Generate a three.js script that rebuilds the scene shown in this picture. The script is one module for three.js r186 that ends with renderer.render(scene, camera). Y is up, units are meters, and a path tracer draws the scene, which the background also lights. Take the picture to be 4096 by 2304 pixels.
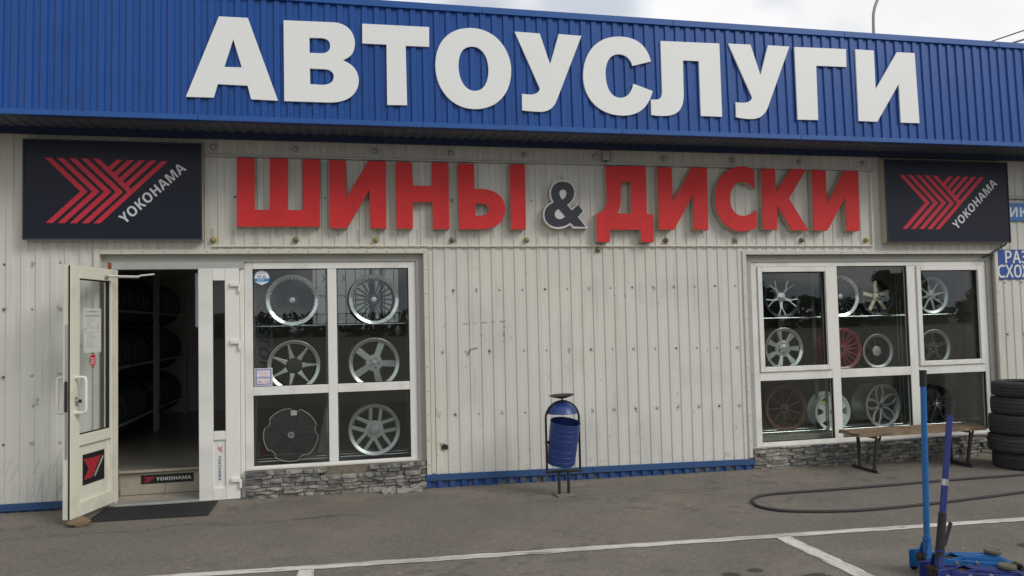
import * as THREE from 'three';
import { RoundedBoxGeometry } from 'three/addons/geometries/RoundedBoxGeometry.js';
import { mergeGeometries } from 'three/addons/utils/BufferGeometryUtils.js';

// ---------------------------------------------------------------- camera, sky, sun, exposure
const scene = new THREE.Scene();
const camera = new THREE.PerspectiveCamera(40.77, 16 / 9, 0.05, 900);
camera.position.set(0, 1.68, 8);
camera.rotation.order = 'YXZ';
camera.rotation.set(0.04405, -0.22062, -0.02309);

const renderer = new THREE.WebGLRenderer({ antialias: true });
renderer.setSize(1024, 576);
renderer.toneMapping = THREE.LinearToneMapping;
renderer.toneMappingExposure = 1.09;
renderer.shadowMap.enabled = true;
renderer.shadowMap.type = THREE.PCFSoftShadowMap;

function mulberry(a) {
  return () => { a |= 0; a = (a + 0x6d2b79f5) | 0; let t = Math.imul(a ^ (a >>> 15), 1 | a); t = (t + Math.imul(t ^ (t >>> 7), 61 | t)) ^ t; return ((t ^ (t >>> 14)) >>> 0) / 4294967296; };
}
const rnd = mulberry(20240611);
const R = (a, b) => a + (b - a) * rnd();
const clamp = (x, a = 0, b = 1) => Math.min(b, Math.max(a, x));
const sstep = (a, b, x) => { const t = clamp((x - a) / (b - a)); return t * t * (3 - 2 * t); };
const mix = (a, b, t) => a + (b - a) * t;

const PERM = new Uint8Array(512);
{ const p = [...Array(256).keys()], r = mulberry(77); for (let i = 255; i > 0; i--) { const j = Math.floor(r() * (i + 1)); [p[i], p[j]] = [p[j], p[i]]; } for (let i = 0; i < 512; i++) PERM[i] = p[i & 255]; }
const h2 = (i, j) => PERM[PERM[i & 255] + (j & 255)] / 255;
function vnoise(x, y, per = 256) {
  const xi = Math.floor(x), yi = Math.floor(y), fx = x - xi, fy = y - yi, u = fx * fx * (3 - 2 * fx), v = fy * fy * (3 - 2 * fy);
  const m = (n) => ((n % per) + per) % per, a = m(xi), b = m(xi + 1), c = m(yi), d = m(yi + 1);
  return mix(mix(h2(a, c), h2(b, c), u), mix(h2(a, d), h2(b, d), u), v);
}
function fbm(x, y, oct = 4, per = 256) { let s = 0, a = 0.5, n = 0; for (let i = 0; i < oct; i++) { s += a * vnoise(x, y, per); n += a; a *= 0.5; x *= 2; y *= 2; per = Math.min(256, per * 2); } return s / n; }
const h3 = (i, j, k) => PERM[PERM[PERM[i & 255] + (j & 255)] + (k & 255)] / 255;
function vnoise3(x, y, z) {
  const xi = Math.floor(x), yi = Math.floor(y), zi = Math.floor(z), s = (t) => t * t * (3 - 2 * t), u = s(x - xi), v = s(y - yi), w = s(z - zi);
  const L = (k) => mix(mix(h3(xi, yi, k), h3(xi + 1, yi, k), u), mix(h3(xi, yi + 1, k), h3(xi + 1, yi + 1, k), u), v);
  return mix(L(zi), L(zi + 1), w);
}
function fbm3(x, y, z, oct = 5) { let s = 0, a = 0.5, n = 0; for (let i = 0; i < oct; i++) { s += a * vnoise3(x, y, z); n += a; a *= 0.5; x *= 2.03; y *= 2.03; z *= 2.03; } return s / n; }

{ // overcast sky: even cloud cover with paler and greyer banks
  const w = 1024, h = 512, data = new Float32Array(w * h * 4);
  for (let j = 0; j < h; j++) {
    const el = ((j + 0.5) / h - 0.5) * Math.PI, y = Math.sin(el), c = Math.cos(el);
    for (let i = 0; i < w; i++) {
      const az = ((i + 0.5) / w - 0.5) * 2 * Math.PI, x = Math.cos(az) * c, z = Math.sin(az) * c;
      const k = 1 / (Math.max(y, 0) + 0.25);
      const n = fbm3(x * k * 2.6 + 11, y * 3.4 + 5, z * k * 2.6 + 3, 6), b = sstep(0.42, 0.58, n);
      const f = fbm3(x * k * 5 + 31, y * 6 + 2, z * k * 5 + 13, 4);
      const l = 0.62 + 0.27 * b + 0.2 * (f - 0.5), q = (j * w + i) * 4;
      data[q] = l * mix(0.88, 1.0, b); data[q + 1] = l * mix(0.945, 1.0, b); data[q + 2] = l * mix(1.06, 1.01, b); data[q + 3] = 1;
    }
  }
  const sky = new THREE.DataTexture(data, w, h, THREE.RGBAFormat, THREE.FloatType);
  sky.mapping = THREE.EquirectangularReflectionMapping; sky.magFilter = THREE.LinearFilter; sky.minFilter = THREE.LinearFilter; sky.wrapS = THREE.RepeatWrapping; sky.needsUpdate = true;
  scene.background = sky; scene.environment = sky;
}
const sun = new THREE.DirectionalLight(new THREE.Color(1, 0.975, 0.94), 1.5);
sun.position.set(17, 17, 15); sun.target.position.set(2, 1, 0);
sun.castShadow = true; sun.shadow.radius = 50; sun.shadow.mapSize.set(2048, 2048);
Object.assign(sun.shadow.camera, { left: -16, right: 16, top: 14, bottom: -14, near: 1, far: 60 });
scene.add(sun, sun.target);

// ---------------------------------------------------------------- helpers
const used = new Map();
function numbered(n) { const k = used.get(n) ?? 0; used.set(n, k + 1); return k ? `${n}_${String(k).padStart(3, '0')}` : n; }
function tag(o, label, category, group, kind) { Object.assign(o.userData, label && { label }, category && { category }, group && { group }, kind && { kind }); return o; }
function thing(name, label, category, [x, y, z] = [0, 0, 0], turn = 0, group) {
  const o = new THREE.Group(); o.name = numbered(name); o.position.set(x, y, z); o.rotation.y = turn; scene.add(o); return tag(o, label, category, group);
}
function grp(name, parent) { const o = new THREE.Group(); o.name = name; parent.add(o); return o; }
function plain(g) { g = g.index ? g.toNonIndexed() : g; for (const k of Object.keys(g.attributes)) if (!['position', 'normal', 'uv'].includes(k)) g.deleteAttribute(k); if (!g.attributes.uv) g.setAttribute('uv', new THREE.BufferAttribute(new Float32Array(g.attributes.position.count * 2), 2)); return g; }
function join(gs) { gs = [gs].flat(9); return gs.length === 1 ? gs[0] : mergeGeometries(gs.map(plain)); }
function obj(name, gs, mat, parent) {
  const m = new THREE.Mesh(join(gs), mat); m.name = parent ? name : numbered(name); m.castShadow = m.receiveShadow = true; (parent ?? scene).add(m); return m;
}
const rboxCache = new Map();
function bx(w, h, d, x = 0, y = 0, z = 0, r = 0) {
  const g = r ? new RoundedBoxGeometry(w, h, d, 1, Math.min(r, w / 2.01, h / 2.01, d / 2.01)) : new THREE.BoxGeometry(w, h, d); g.translate(x, y, z); return g;
}
const span = (x0, x1, y0, y1, z0, z1, r = 0) => bx(x1 - x0, y1 - y0, z1 - z0, (x0 + x1) / 2, (y0 + y1) / 2, (z0 + z1) / 2, r);
const V = (x, y, z) => new THREE.Vector3(x, y, z);
function bar(a, b, w, d = w, r = 0) { // square or flat bar from a to b
  a = V(...a); b = V(...b); const L = a.distanceTo(b), g = r ? new RoundedBoxGeometry(w, L, d, 1, r) : new THREE.BoxGeometry(w, L, d);
  const q = new THREE.Quaternion().setFromUnitVectors(V(0, 1, 0), b.clone().sub(a).normalize()); g.applyQuaternion(q); g.translate((a.x + b.x) / 2, (a.y + b.y) / 2, (a.z + b.z) / 2); return g;
}
function rod(a, b, r, r2 = r, seg = 12) {
  a = V(...a); b = V(...b); const g = new THREE.CylinderGeometry(r2, r, a.distanceTo(b), seg);
  g.applyQuaternion(new THREE.Quaternion().setFromUnitVectors(V(0, 1, 0), b.clone().sub(a).normalize())); g.translate((a.x + b.x) / 2, (a.y + b.y) / 2, (a.z + b.z) / 2); return g;
}
function tube(pts, r, seg = 8, n = pts.length * 6, closed = false, tension = 0.5) { return new THREE.TubeGeometry(new THREE.CatmullRomCurve3(pts.map((p) => V(...p)), closed, 'catmullrom', tension), n, r, seg, closed); }
const lathe = (pts, seg = 32, a0 = 0, a1 = Math.PI * 2) => new THREE.LatheGeometry(pts.map((p) => new THREE.Vector2(...p)), seg, a0, a1);
function metreUV(g, s = 1, off = 0) { // uv in metres on the dominant axis of each face
  g = plain(g); const p = g.attributes.position, n = g.attributes.normal, u = g.attributes.uv;
  for (let i = 0; i < p.count; i++) {
    const ax = Math.abs(n.getX(i)), ay = Math.abs(n.getY(i)), az = Math.abs(n.getZ(i));
    if (ax > ay && ax > az) u.setXY(i, (p.getZ(i) + off) / s, p.getY(i) / s); else if (ay > az) u.setXY(i, (p.getX(i) + off) / s, p.getZ(i) / s); else u.setXY(i, (p.getX(i) + off) / s, p.getY(i) / s);
  }
  return g;
}
function flat(g) { g = plain(g); g.computeVertexNormals(); return g; }
function rough(g, amp, seed) { // jitter the corners of a small piece
  const r = mulberry(seed), at = new Map(); g = plain(g); const p = g.attributes.position;
  for (let i = 0; i < p.count; i++) {
    const k = [p.getX(i), p.getY(i), p.getZ(i)].map((v) => v.toFixed(4)).join(); if (!at.has(k)) at.set(k, [r() - 0.5, r() - 0.5, r() - 0.5]);
    const o = at.get(k); p.setXYZ(i, p.getX(i) + o[0] * amp[0], p.getY(i) + o[1] * amp[1], p.getZ(i) + o[2] * amp[2]);
  }
  g.computeVertexNormals(); return g;
}
function shapeOf(d, dx = 0, dy = 0) {
  const t = d.match(/[MLQCZ]|-?[\d.]+/g); let i = 0, cur = null; const subs = []; const n = () => +t[i++];
  while (i < t.length) {
    const c = t[i++];
    if (c === 'M') { cur = new THREE.Path(); subs.push(cur); cur.moveTo(n() - dx, n() - dy); }
    else if (c === 'L') cur.lineTo(n() - dx, n() - dy);
    else if (c === 'Q') cur.quadraticCurveTo(n() - dx, n() - dy, n() - dx, n() - dy);
    else if (c === 'C') cur.bezierCurveTo(n() - dx, n() - dy, n() - dx, n() - dy, n() - dx, n() - dy);
  }
  const s = new THREE.Shape(); s.curves = subs[0].curves; s.currentPoint = subs[0].currentPoint; s.holes = subs.slice(1); return s;
}
function extrude(s, depth, bevel = 0, seg = 8) { return new THREE.ExtrudeGeometry(s, { depth, bevelEnabled: bevel > 0, bevelThickness: bevel, bevelSize: bevel, bevelOffset: -bevel, bevelSegments: 1, curveSegments: seg }); }
const poly = (pts) => new THREE.Shape(pts.map((p) => new THREE.Vector2(...p)));

// ---------------------------------------------------------------- textures and materials
function dataTex(w, h, fn, srgb = true, repeat = true) {
  const d = new Uint8Array(w * h * 4);
  for (let j = 0; j < h; j++) for (let i = 0; i < w; i++) { const c = fn(i / w, j / h), q = (j * w + i) * 4; d[q] = clamp(c[0], 0, 255); d[q + 1] = clamp(c[1], 0, 255); d[q + 2] = clamp(c[2], 0, 255); d[q + 3] = 255; }
  const t = new THREE.DataTexture(d, w, h); if (srgb) t.colorSpace = THREE.SRGBColorSpace; t.magFilter = THREE.LinearFilter; t.minFilter = THREE.LinearMipmapLinearFilter; t.generateMipmaps = true;
  if (repeat) t.wrapS = t.wrapT = THREE.RepeatWrapping; t.needsUpdate = true; return t;
}
function canvasTex(w, h, draw) {
  const c = document.createElement('canvas'); c.width = w; c.height = h; const x = c.getContext('2d'); draw(x, w, h);
  const t = new THREE.CanvasTexture(c); t.colorSpace = THREE.SRGBColorSpace; t.anisotropy = 4; return t;
}
const lin = (r, g, b) => new THREE.Color().setRGB(r, g, b);
const S = (o) => new THREE.MeshStandardMaterial(o);
const P = (o) => new THREE.MeshPhysicalMaterial(o);

// grime that tints a painted surface: near-white map with blotches and specks
const grime = dataTex(512, 512, (u, v) => { const a = fbm(u * 4, v * 4, 5, 4), s = vnoise(u * 128, v * 128, 128), k = 253 - 13 * sstep(0.5, 0.78, a) - 6 * s - (s > 0.985 ? 26 : 0); return [k, k - 2, k - 7]; });
const wearRough = dataTex(256, 256, (u, v) => { const k = 120 + 110 * fbm(u * 6, v * 6, 5, 6); return [k, k, k]; }, false);
const fineBump = dataTex(512, 512, (u, v) => { const k = 255 * (0.5 * vnoise(u * 200, v * 200, 200) + 0.5 * fbm(u * 16, v * 16, 4, 16)); return [k, k, k]; }, false);

const mPvc = S({ color: lin(0.78, 0.78, 0.75), map: grime, roughness: 0.42 });
const mPvcOld = S({ color: lin(0.74, 0.73, 0.62), map: grime, roughness: 0.5 });
const mFlash = S({ color: lin(0.60, 0.59, 0.52), map: grime, roughness: 0.55 });
const mPlaster = S({ color: lin(0.42, 0.42, 0.39), map: grime, roughness: 0.9, bumpMap: fineBump, bumpScale: 0.003 });
const mSteel = S({ color: lin(0.5, 0.5, 0.49), metalness: 0.75, roughness: 0.42, roughnessMap: wearRough });
const mGalv = S({ color: lin(0.46, 0.47, 0.46), map: grime, metalness: 0.5, roughness: 0.5 });
const mBlack = S({ color: lin(0.016, 0.016, 0.017), roughness: 0.55, roughnessMap: wearRough });
const mGasket = S({ color: lin(0.012, 0.012, 0.012), roughness: 0.8 });
const mRubber = S({ color: lin(0.022, 0.022, 0.023), roughness: 0.82, bumpMap: fineBump, bumpScale: 0.0015 });
const mGlass = P({ color: lin(0.92, 0.95, 0.93), transmission: 1, thickness: 0, roughness: 0.0, ior: 1.5 });
const mBlue = P({ color: lin(0.008, 0.072, 0.31), map: grime, roughness: 0.36, specularIntensity: 0.7 });
const mBlueTrim = P({ color: lin(0.014, 0.092, 0.34), map: grime, roughness: 0.4, specularIntensity: 0.75 });
const mSoffit = S({ color: lin(0.13, 0.15, 0.20), map: grime, roughness: 0.5 });
const mNavy = S({ color: lin(0.02, 0.035, 0.10), roughness: 0.55 });
const mWhiteLetter = S({ color: lin(0.78, 0.78, 0.75), roughness: 0.55, roughnessMap: wearRough });
const mRed = P({ color: lin(0.66, 0.03, 0.032), roughness: 0.5, specularIntensity: 0.6, map: grime });
const mReturn = S({ color: lin(0.50, 0.46, 0.38), map: grime, roughness: 0.6 });
const mAmp = P({ color: lin(0.018, 0.022, 0.032), roughness: 0.4 });
const mAmpWhite = S({ color: lin(0.66, 0.67, 0.67), map: grime, roughness: 0.5 });

const WX0 = -6.5, WX1 = 12.5, WH = 3.72;
const wallTex = (() => { // cream coated steel with years of dirt, scuffs and old sticker marks
  const w = 2048, h = 512, c = document.createElement('canvas'); c.width = w; c.height = h; const x = c.getContext('2d'), im = x.createImageData(w, h), px = w / (WX1 - WX0);
  for (let j = 0; j < h; j++) for (let i = 0; i < w; i++) {
    const X = WX0 + i / px, Y = WH * (1 - j / h);
    const big = fbm(X * 0.7 + 40, Y * 0.7 + 9, 4), mid = fbm(X * 3 + 3, Y * 2 + 70, 4), streak = fbm(X * 22 + 5, Y * 0.9 + 31, 4), sp = vnoise(i * 0.9, j * 0.9);
    let k = 1 - 0.03 * sstep(0.45, 0.75, big) - 0.03 * sstep(0.5, 0.8, mid) - 0.06 * sstep(0.56, 0.8, streak) * sstep(0.35, 0.6, mid) - 0.025 * sp;
    const warm = sstep(0.4, 0.7, fbm(X * 1.1 + 90, Y * 1.3 + 20, 3));
    const q = (j * w + i) * 4; im.data[q] = 208 * k; im.data[q + 1] = (206 - 1 * warm) * k; im.data[q + 2] = (197 - 4 * warm) * k; im.data[q + 3] = 255;
  }
  x.putImageData(im, 0, 0);
  const gx = (X) => (X - WX0) * px, gy = (Y) => (1 - Y / WH) * h, r = mulberry(5);
  const smudge = (X, Y, s, a, col = '60,58,52') => { for (let n = 0; n < 26; n++) { x.fillStyle = `rgba(${col},${a * r() * 0.6})`; x.beginPath(); x.ellipse(gx(X) + (r() - 0.5) * s * px * 1.5, gy(Y) + (r() - 0.35) * s * px * 2.2, s * px * 0.16 * (0.4 + r()), s * px * 0.3 * (0.3 + r()), 0, 0, 7); x.fill(); } };
  globalThis.screwSpots = [];
  for (const [y, xs] of [[2.02, 1], [1.39, 1], [0.74, 1]]) for (let k = 0; k < 14; k++) { const X = 1.165 + 0.2475 * k + (y === 1.39 && k < 3 ? -0.1235 : 0); screwSpots.push([X, y - 0.004 * k * (y < 1.5 ? 1 : -0.3)]); }
  for (const y of [2.33, 1.9, 1.29, 0.665]) for (let k = 0; k < 8; k++) screwSpots.push([-2.541 - 0.2345 * k, y + R(-0.01, 0.01)]);
  for (const y of [2.03, 1.39, 0.74]) for (let k = 0; k < 6; k++) screwSpots.push([8.02 + 0.2475 * k, y]);
  for (let k = 0; k < 12; k++) screwSpots.push([-2.7 + k * 0.43, 2.975]);
  for (const [X, Y] of screwSpots) { const d = r(); smudge(X, Y, d > 0.45 ? 0.03 : 0.014, d > 0.45 ? 0.75 : 0.35); }
  for (let n = 0; n < 90; n++) { // small scuffs
    const X = r() < 0.6 ? mix(0.95, 4.5, r()) : mix(-4, 9.5, r()), Y = mix(0.2, 2.4, r() ** 1.5); x.strokeStyle = `rgba(90,86,76,${0.1 + 0.3 * r()})`; x.lineWidth = 0.6 + r(); x.beginPath(); x.moveTo(gx(X), gy(Y)); x.lineTo(gx(X + (r() - 0.5) * 0.06), gy(Y + (r() - 0.5) * 0.1)); x.stroke();
  }
  x.strokeStyle = 'rgba(95,92,84,.55)'; x.lineWidth = 1.6; x.setLineDash([7, 5, 3, 6]); // outline left by a removed notice
  x.beginPath(); x.moveTo(gx(1.26), gy(1.67)); x.lineTo(gx(1.7), gy(1.69)); x.lineTo(gx(1.69), gy(1.48)); x.stroke(); x.setLineDash([]);
  x.strokeStyle = 'rgba(70,64,52,.8)'; x.lineWidth = 1.6; x.beginPath(); x.moveTo(gx(1.30), gy(1.34)); x.lineTo(gx(1.33), gy(1.40)); x.lineTo(gx(1.41), gy(1.42)); x.stroke();
  for (let n = 0; n < 60; n++) { // grass-like scrapes near the foot of the wall by the door
    const X = mix(-4.2, -2.45, r()), Y = mix(0.12, 0.4, r()); x.strokeStyle = `rgba(104,104,97,${0.06 + 0.2 * r()})`; x.lineWidth = 0.6 + 0.6 * r(); x.beginPath(); x.moveTo(gx(X), gy(Y)); x.lineTo(gx(X + 0.03 + 0.05 * r()), gy(Y + 0.06 + 0.16 * r())); x.stroke();
  }
  for (let n = 0; n < 34; n++) smudge(mix(0.95, 4.5, r()), 0.1 + 0.22 * r() * r(), 0.02 + 0.03 * r(), 0.25, n % 3 ? '104,98,86' : '128,100,72');
  smudge(1.0, 0.42, 0.1, 0.25, '150,110,80'); smudge(0.98, 0.78, 0.05, 0.5); smudge(2.75, 2.44, 0.04, 0.8, '110,74,44'); smudge(3.55, 2.53, 0.05, 0.5, '120,90,60'); smudge(2.36, 3.24, 0.03, 0.8, '90,80,60'); smudge(5.23, 2.52, 0.05, 0.4, '120,90,60'); smudge(-2.75, 1.05, 0.05, 0.6);
  for (let k = 0; k < 44; k++) { const X = -2.2 + k * 0.2; x.strokeStyle = `rgba(96,90,78,${0.1 + 0.22 * r()})`; x.lineWidth = 1 + 2 * r(); x.beginPath(); x.moveTo(gx(X), gy(2.66)); x.lineTo(gx(X + 0.004), gy(2.66 - 0.05 - 0.12 * r())); x.stroke(); }
  const t = new THREE.CanvasTexture(c); t.colorSpace = THREE.SRGBColorSpace; return t;
})();
const mWall = S({ map: wallTex, roughness: 0.6 });

const GX0 = -5.5, GX1 = 10.5, GZ = 8;
const asphalt = dataTex(2048, 1024, (u, v) => {
  const X = GX0 + u * (GX1 - GX0), Z = v * GZ;
  const big = fbm(X * 0.55 + 7, Z * 0.75 + 2, 4), mid = fbm(X * 2.3 + 17, Z * 2.6 + 5, 4), fine = vnoise(u * 1400, v * 700, 2048), gr = vnoise(u * 640 + 9, v * 320, 1024), fl = fbm(X * 9, Z * 9 + 50, 3);
  let l = 0.92 + 0.12 * (big - 0.5) + 0.14 * (mid - 0.5) + 0.15 * (fine - 0.5) + 0.09 * (gr - 0.5);
  const pit = sstep(0.62, 0.72, fl) * sstep(0.45, 0.6, big); l *= 1 - 0.12 * pit;
  if (fine > 0.95 && gr > 0.6) l *= 1.3;                                                     // pale aggregate
  const dust = sstep(0.46, 0.66, fbm(X * 1.3 + 60, Z * 1.6 + 11, 4)) * (0.35 + 0.65 * sstep(0.4, 0.7, mid));
  let o = 1; for (const [ox, oz, s] of [[1.35, 3.05, 0.11], [1.62, 3.1, 0.06], [2.5, 3.25, 0.07], [2.7, 3.2, 0.06], [3.02, 3.42, 0.09], [4.9, 3.2, 0.08], [5.2, 2.95, 0.06]]) { const d = Math.hypot((X - ox), (Z - oz) * 1.3) / s + 0.9 * (fl - 0.5); o *= 1 - 0.42 * (1 - sstep(0.7, 1.15, d)); }
  const foot = (X < -2.25 ? 0.02 : X > 0.86 && X < 4.5 ? 0.02 : 0), sandEdge = foot + 0.06 + 0.34 * fbm(X * 1.9 + 3, 8, 4) * (0.5 + fbm(X * 6, 2, 2)), sand = (1 - sstep(sandEdge - 0.05, sandEdge + 0.05, Z + 0.12 * (gr - 0.5) + 0.1 * (fl - 0.5))) * (0.55 + 0.45 * fine);
  const crackZ = 0.93 + 0.05 * (fbm(X * 2.4, 1, 4) - 0.5) * 4 - 0.02 * X, crack = (X > -0.4 && X < 1.2 ? 0.3 : 0.14) * (1 - sstep(0.004, 0.05, Math.abs(Z - crackZ) + 0.03 * (fine - 0.3))) * sstep(0.42, 0.56, fbm(X * 1.5 + 8, 4, 3));
  const ck2 = 0.74 + 0.12 * (fbm(X * 1.7, 19, 4) - 0.5), cr2 = X > 2.2 ? 0.3 * (1 - sstep(0.002, 0.012, Math.abs(Z - ck2))) * sstep(0.45, 0.55, fbm(X * 2.5, 33, 2)) : 0;
  l *= o * (1 - crack) * (1 - cr2); l = mix(l, 1.02 + 0.2 * (fine - 0.5), 0.55 * sand); const dustAll = Math.max(dust, sand * 1.6); return [mix(119, 124, dustAll) * l, mix(112, 116, dustAll) * l, mix(102, 104, dustAll) * l];
});
const asphaltBump = dataTex(1024, 512, (u, v) => { const k = 255 * (0.6 * vnoise(u * 720, v * 360, 1024) + 0.4 * fbm(u * 60, v * 30, 3, 64)); return [k, k, k]; }, false);
asphalt.wrapS = asphalt.wrapT = asphaltBump.wrapS = asphaltBump.wrapT = THREE.MirroredRepeatWrapping;
const mAsphalt = S({ map: asphalt, roughness: 0.93, bumpMap: asphaltBump, bumpScale: 0.0035 });

const gyl = (x, z) => 0.015 - 0.011 * x + 0.005 * (fbm(x * 0.9 + 30, z * 0.9 + 30, 2) - 0.5);

// ---------------------------------------------------------------- ground
{
  const xs = [-300, -120, -40, -15], zs = [-300, -120, -40, -12, -6, -3, -1];
  for (let x = -6; x <= 12.001; x += 0.15) xs.push(x); xs.push(16, 24, 45, 120, 300); for (let z = -0.5; z <= 8.5; z += 0.15) zs.push(z); zs.push(10, 14, 24, 45, 120, 300);
  const p = [], uv = [], id = []; for (const z of zs) for (const x of xs) { const near = x > -7 && x < 13 && z > -1.1 && z < 9; p.push(x, near ? gyl(x, z) : 0.015 - 0.011 * clamp(x, -40, 45), z); uv.push((x - GX0) / (GX1 - GX0), z / GZ); }
  for (let j = 0; j < zs.length - 1; j++) for (let i = 0; i < xs.length - 1; i++) { const a = j * xs.length + i, b = a + 1, c = a + xs.length, d = c + 1; id.push(a, c, b, b, c, d); }
  const g = new THREE.BufferGeometry(); g.setAttribute('position', new THREE.Float32BufferAttribute(p, 3)); g.setAttribute('uv', new THREE.Float32BufferAttribute(uv, 2)); g.setIndex(id); g.computeVertexNormals();
  tag(obj('ground', g, mAsphalt), 'grey worn asphalt forecourt in front of the shop', 'ground', null, 'structure');
}
const paint = dataTex(1024, 128, (u, v) => {
  const X = u * 16, e = Math.min(v, 1 - v), n = fbm(u * 90, v * 6 + 3, 4), m = vnoise(u * 700, v * 30), wear = 0.8 * clamp(sstep(0.66, 0.76, n + 0.12 * (m - 0.5)) + (1 - sstep(0.0, 0.05, e)) * sstep(0.45, 0.6, n)), k = 0.9 + 0.16 * (m - 0.5) - 0.12 * sstep(0.4, 0.7, fbm(u * 30 + 9, v * 2, 3));
  return [mix(234 * k, 120, wear), mix(230 * k, 115, wear), mix(219 * k, 105, wear)];
});
const mPaint = S({ map: paint, roughness: 0.85, bumpMap: asphaltBump, bumpScale: 0.002 });
function stripe(a, b, width, label) {
  const L = Math.hypot(b[0] - a[0], b[1] - a[1]), n = Math.ceil(L / 0.06), dx = (b[0] - a[0]) / L, dz = (b[1] - a[1]) / L, p = [], uv = [], id = [];
  for (let i = 0; i <= n; i++) { const t = (i / n) * L; for (const s of [-1, 1]) { const w = s * width * (0.5 + 0.16 * (vnoise(t * 12, s * 9 + 40) - 0.5)), wob = 0.012 * (fbm(t * 0.8, 3, 2) - 0.5), x = a[0] + dx * t - dz * (w + wob), z = a[1] + dz * t + dx * (w + wob); p.push(x, gyl(x, z) + 0.004, z); uv.push(t / 16, s > 0 ? 1 : 0); } }
  for (let i = 0; i < n; i++) { const q = i * 2; id.push(q, q + 2, q + 1, q + 1, q + 2, q + 3); }
  const g = new THREE.BufferGeometry(); g.setAttribute('position', new THREE.Float32BufferAttribute(p, 3)); g.setAttribute('uv', new THREE.Float32BufferAttribute(uv, 2)); g.setIndex(id); g.computeVertexNormals();
  if (g.attributes.normal.getY(0) < 0) { const ix = g.index.array; for (let i = 0; i < ix.length; i += 3) [ix[i], ix[i + 1]] = [ix[i + 1], ix[i]]; g.computeVertexNormals(); }
  return tag(obj('parking_line', g, mPaint), label, 'road marking', null, 'structure');
}
stripe([-5.4, 2.20], [11.5, 2.80], 0.098, 'long worn white painted line running along the shop front');
stripe([3.306, 2.555], [3.31, 8.2], 0.13, 'white parking bay line meeting the long line near the jacks');
stripe([-0.245, 2.43], [-0.24, 8.2], 0.108, 'white parking bay line meeting the long line before the door side');

// ---------------------------------------------------------------- the shop building
const shop = thing('tyre_shop_building', 'single storey shop clad in cream corrugated steel with a deep blue fascia', 'building');
function corrZ(x, o) { const t = (((x - o.phase) / o.pitch) % 1 + 1) % 1; return o.depth * (t < 0.43 ? 1 : t < 0.5 ? 1 - (t - 0.43) / 0.07 : t < 0.93 ? 0 : (t - 0.93) / 0.07); }
function corr(x0, x1, y0, y1, o) {
  const xs = [x0, x1]; for (let k = Math.floor((x0 - o.phase) / o.pitch) - 1; k < (x1 - o.phase) / o.pitch + 1; k++) for (const f of [0, 0.43, 0.5, 0.93]) { const x = o.phase + (k + f) * o.pitch; if (x > x0 + 1e-3 && x < x1 - 1e-3) xs.push(x); }
  xs.sort((a, b) => a - b); const lo = typeof y0 === 'function' ? y0 : () => y0, hi = typeof y1 === 'function' ? y1 : () => y1, ny = o.ny ?? 1, P3 = [], UV = [];
  const at = (x, j) => { const y = mix(lo(x), hi(x), j / ny); return [x, y, (o.zb ?? 0) + corrZ(x, o) + (o.dent ? o.dent(x, y) : 0)]; };
  const uv = o.uv ?? ((x, y) => [x / 1.3, y / 1.3]);
  for (let i = 0; i < xs.length - 1; i++) for (let j = 0; j < ny; j++) {
    const a = at(xs[i], j), b = at(xs[i + 1], j), c = at(xs[i + 1], j + 1), d = at(xs[i], j + 1);
    for (const q of [a, b, c, a, c, d]) { P3.push(...q); UV.push(...uv(q[0], q[1])); }
  }
  const g = new THREE.BufferGeometry(); g.setAttribute('position', new THREE.Float32BufferAttribute(P3, 3)); g.setAttribute('uv', new THREE.Float32BufferAttribute(UV, 2)); g.computeVertexNormals(); return g;
}
const PITCH = 0.1236, wallO = {
  pitch: PITCH, phase: 0.962, depth: 0.01, ny: 14, uv: (x, y) => [(x - WX0) / (WX1 - WX0), y / WH],
  dent: (x, y) => 0.007 * (fbm(x * 1.3 + 8, y * 1.1 + 3, 3) - 0.5) + (x > 0.9 && x < 2 && y < 0.95 ? 0.022 * (fbm(x * 7, y * 5, 3) - 0.5) * sstep(0.95, 0.6, y) * sstep(2, 1.5, x) : 0),
};
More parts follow.
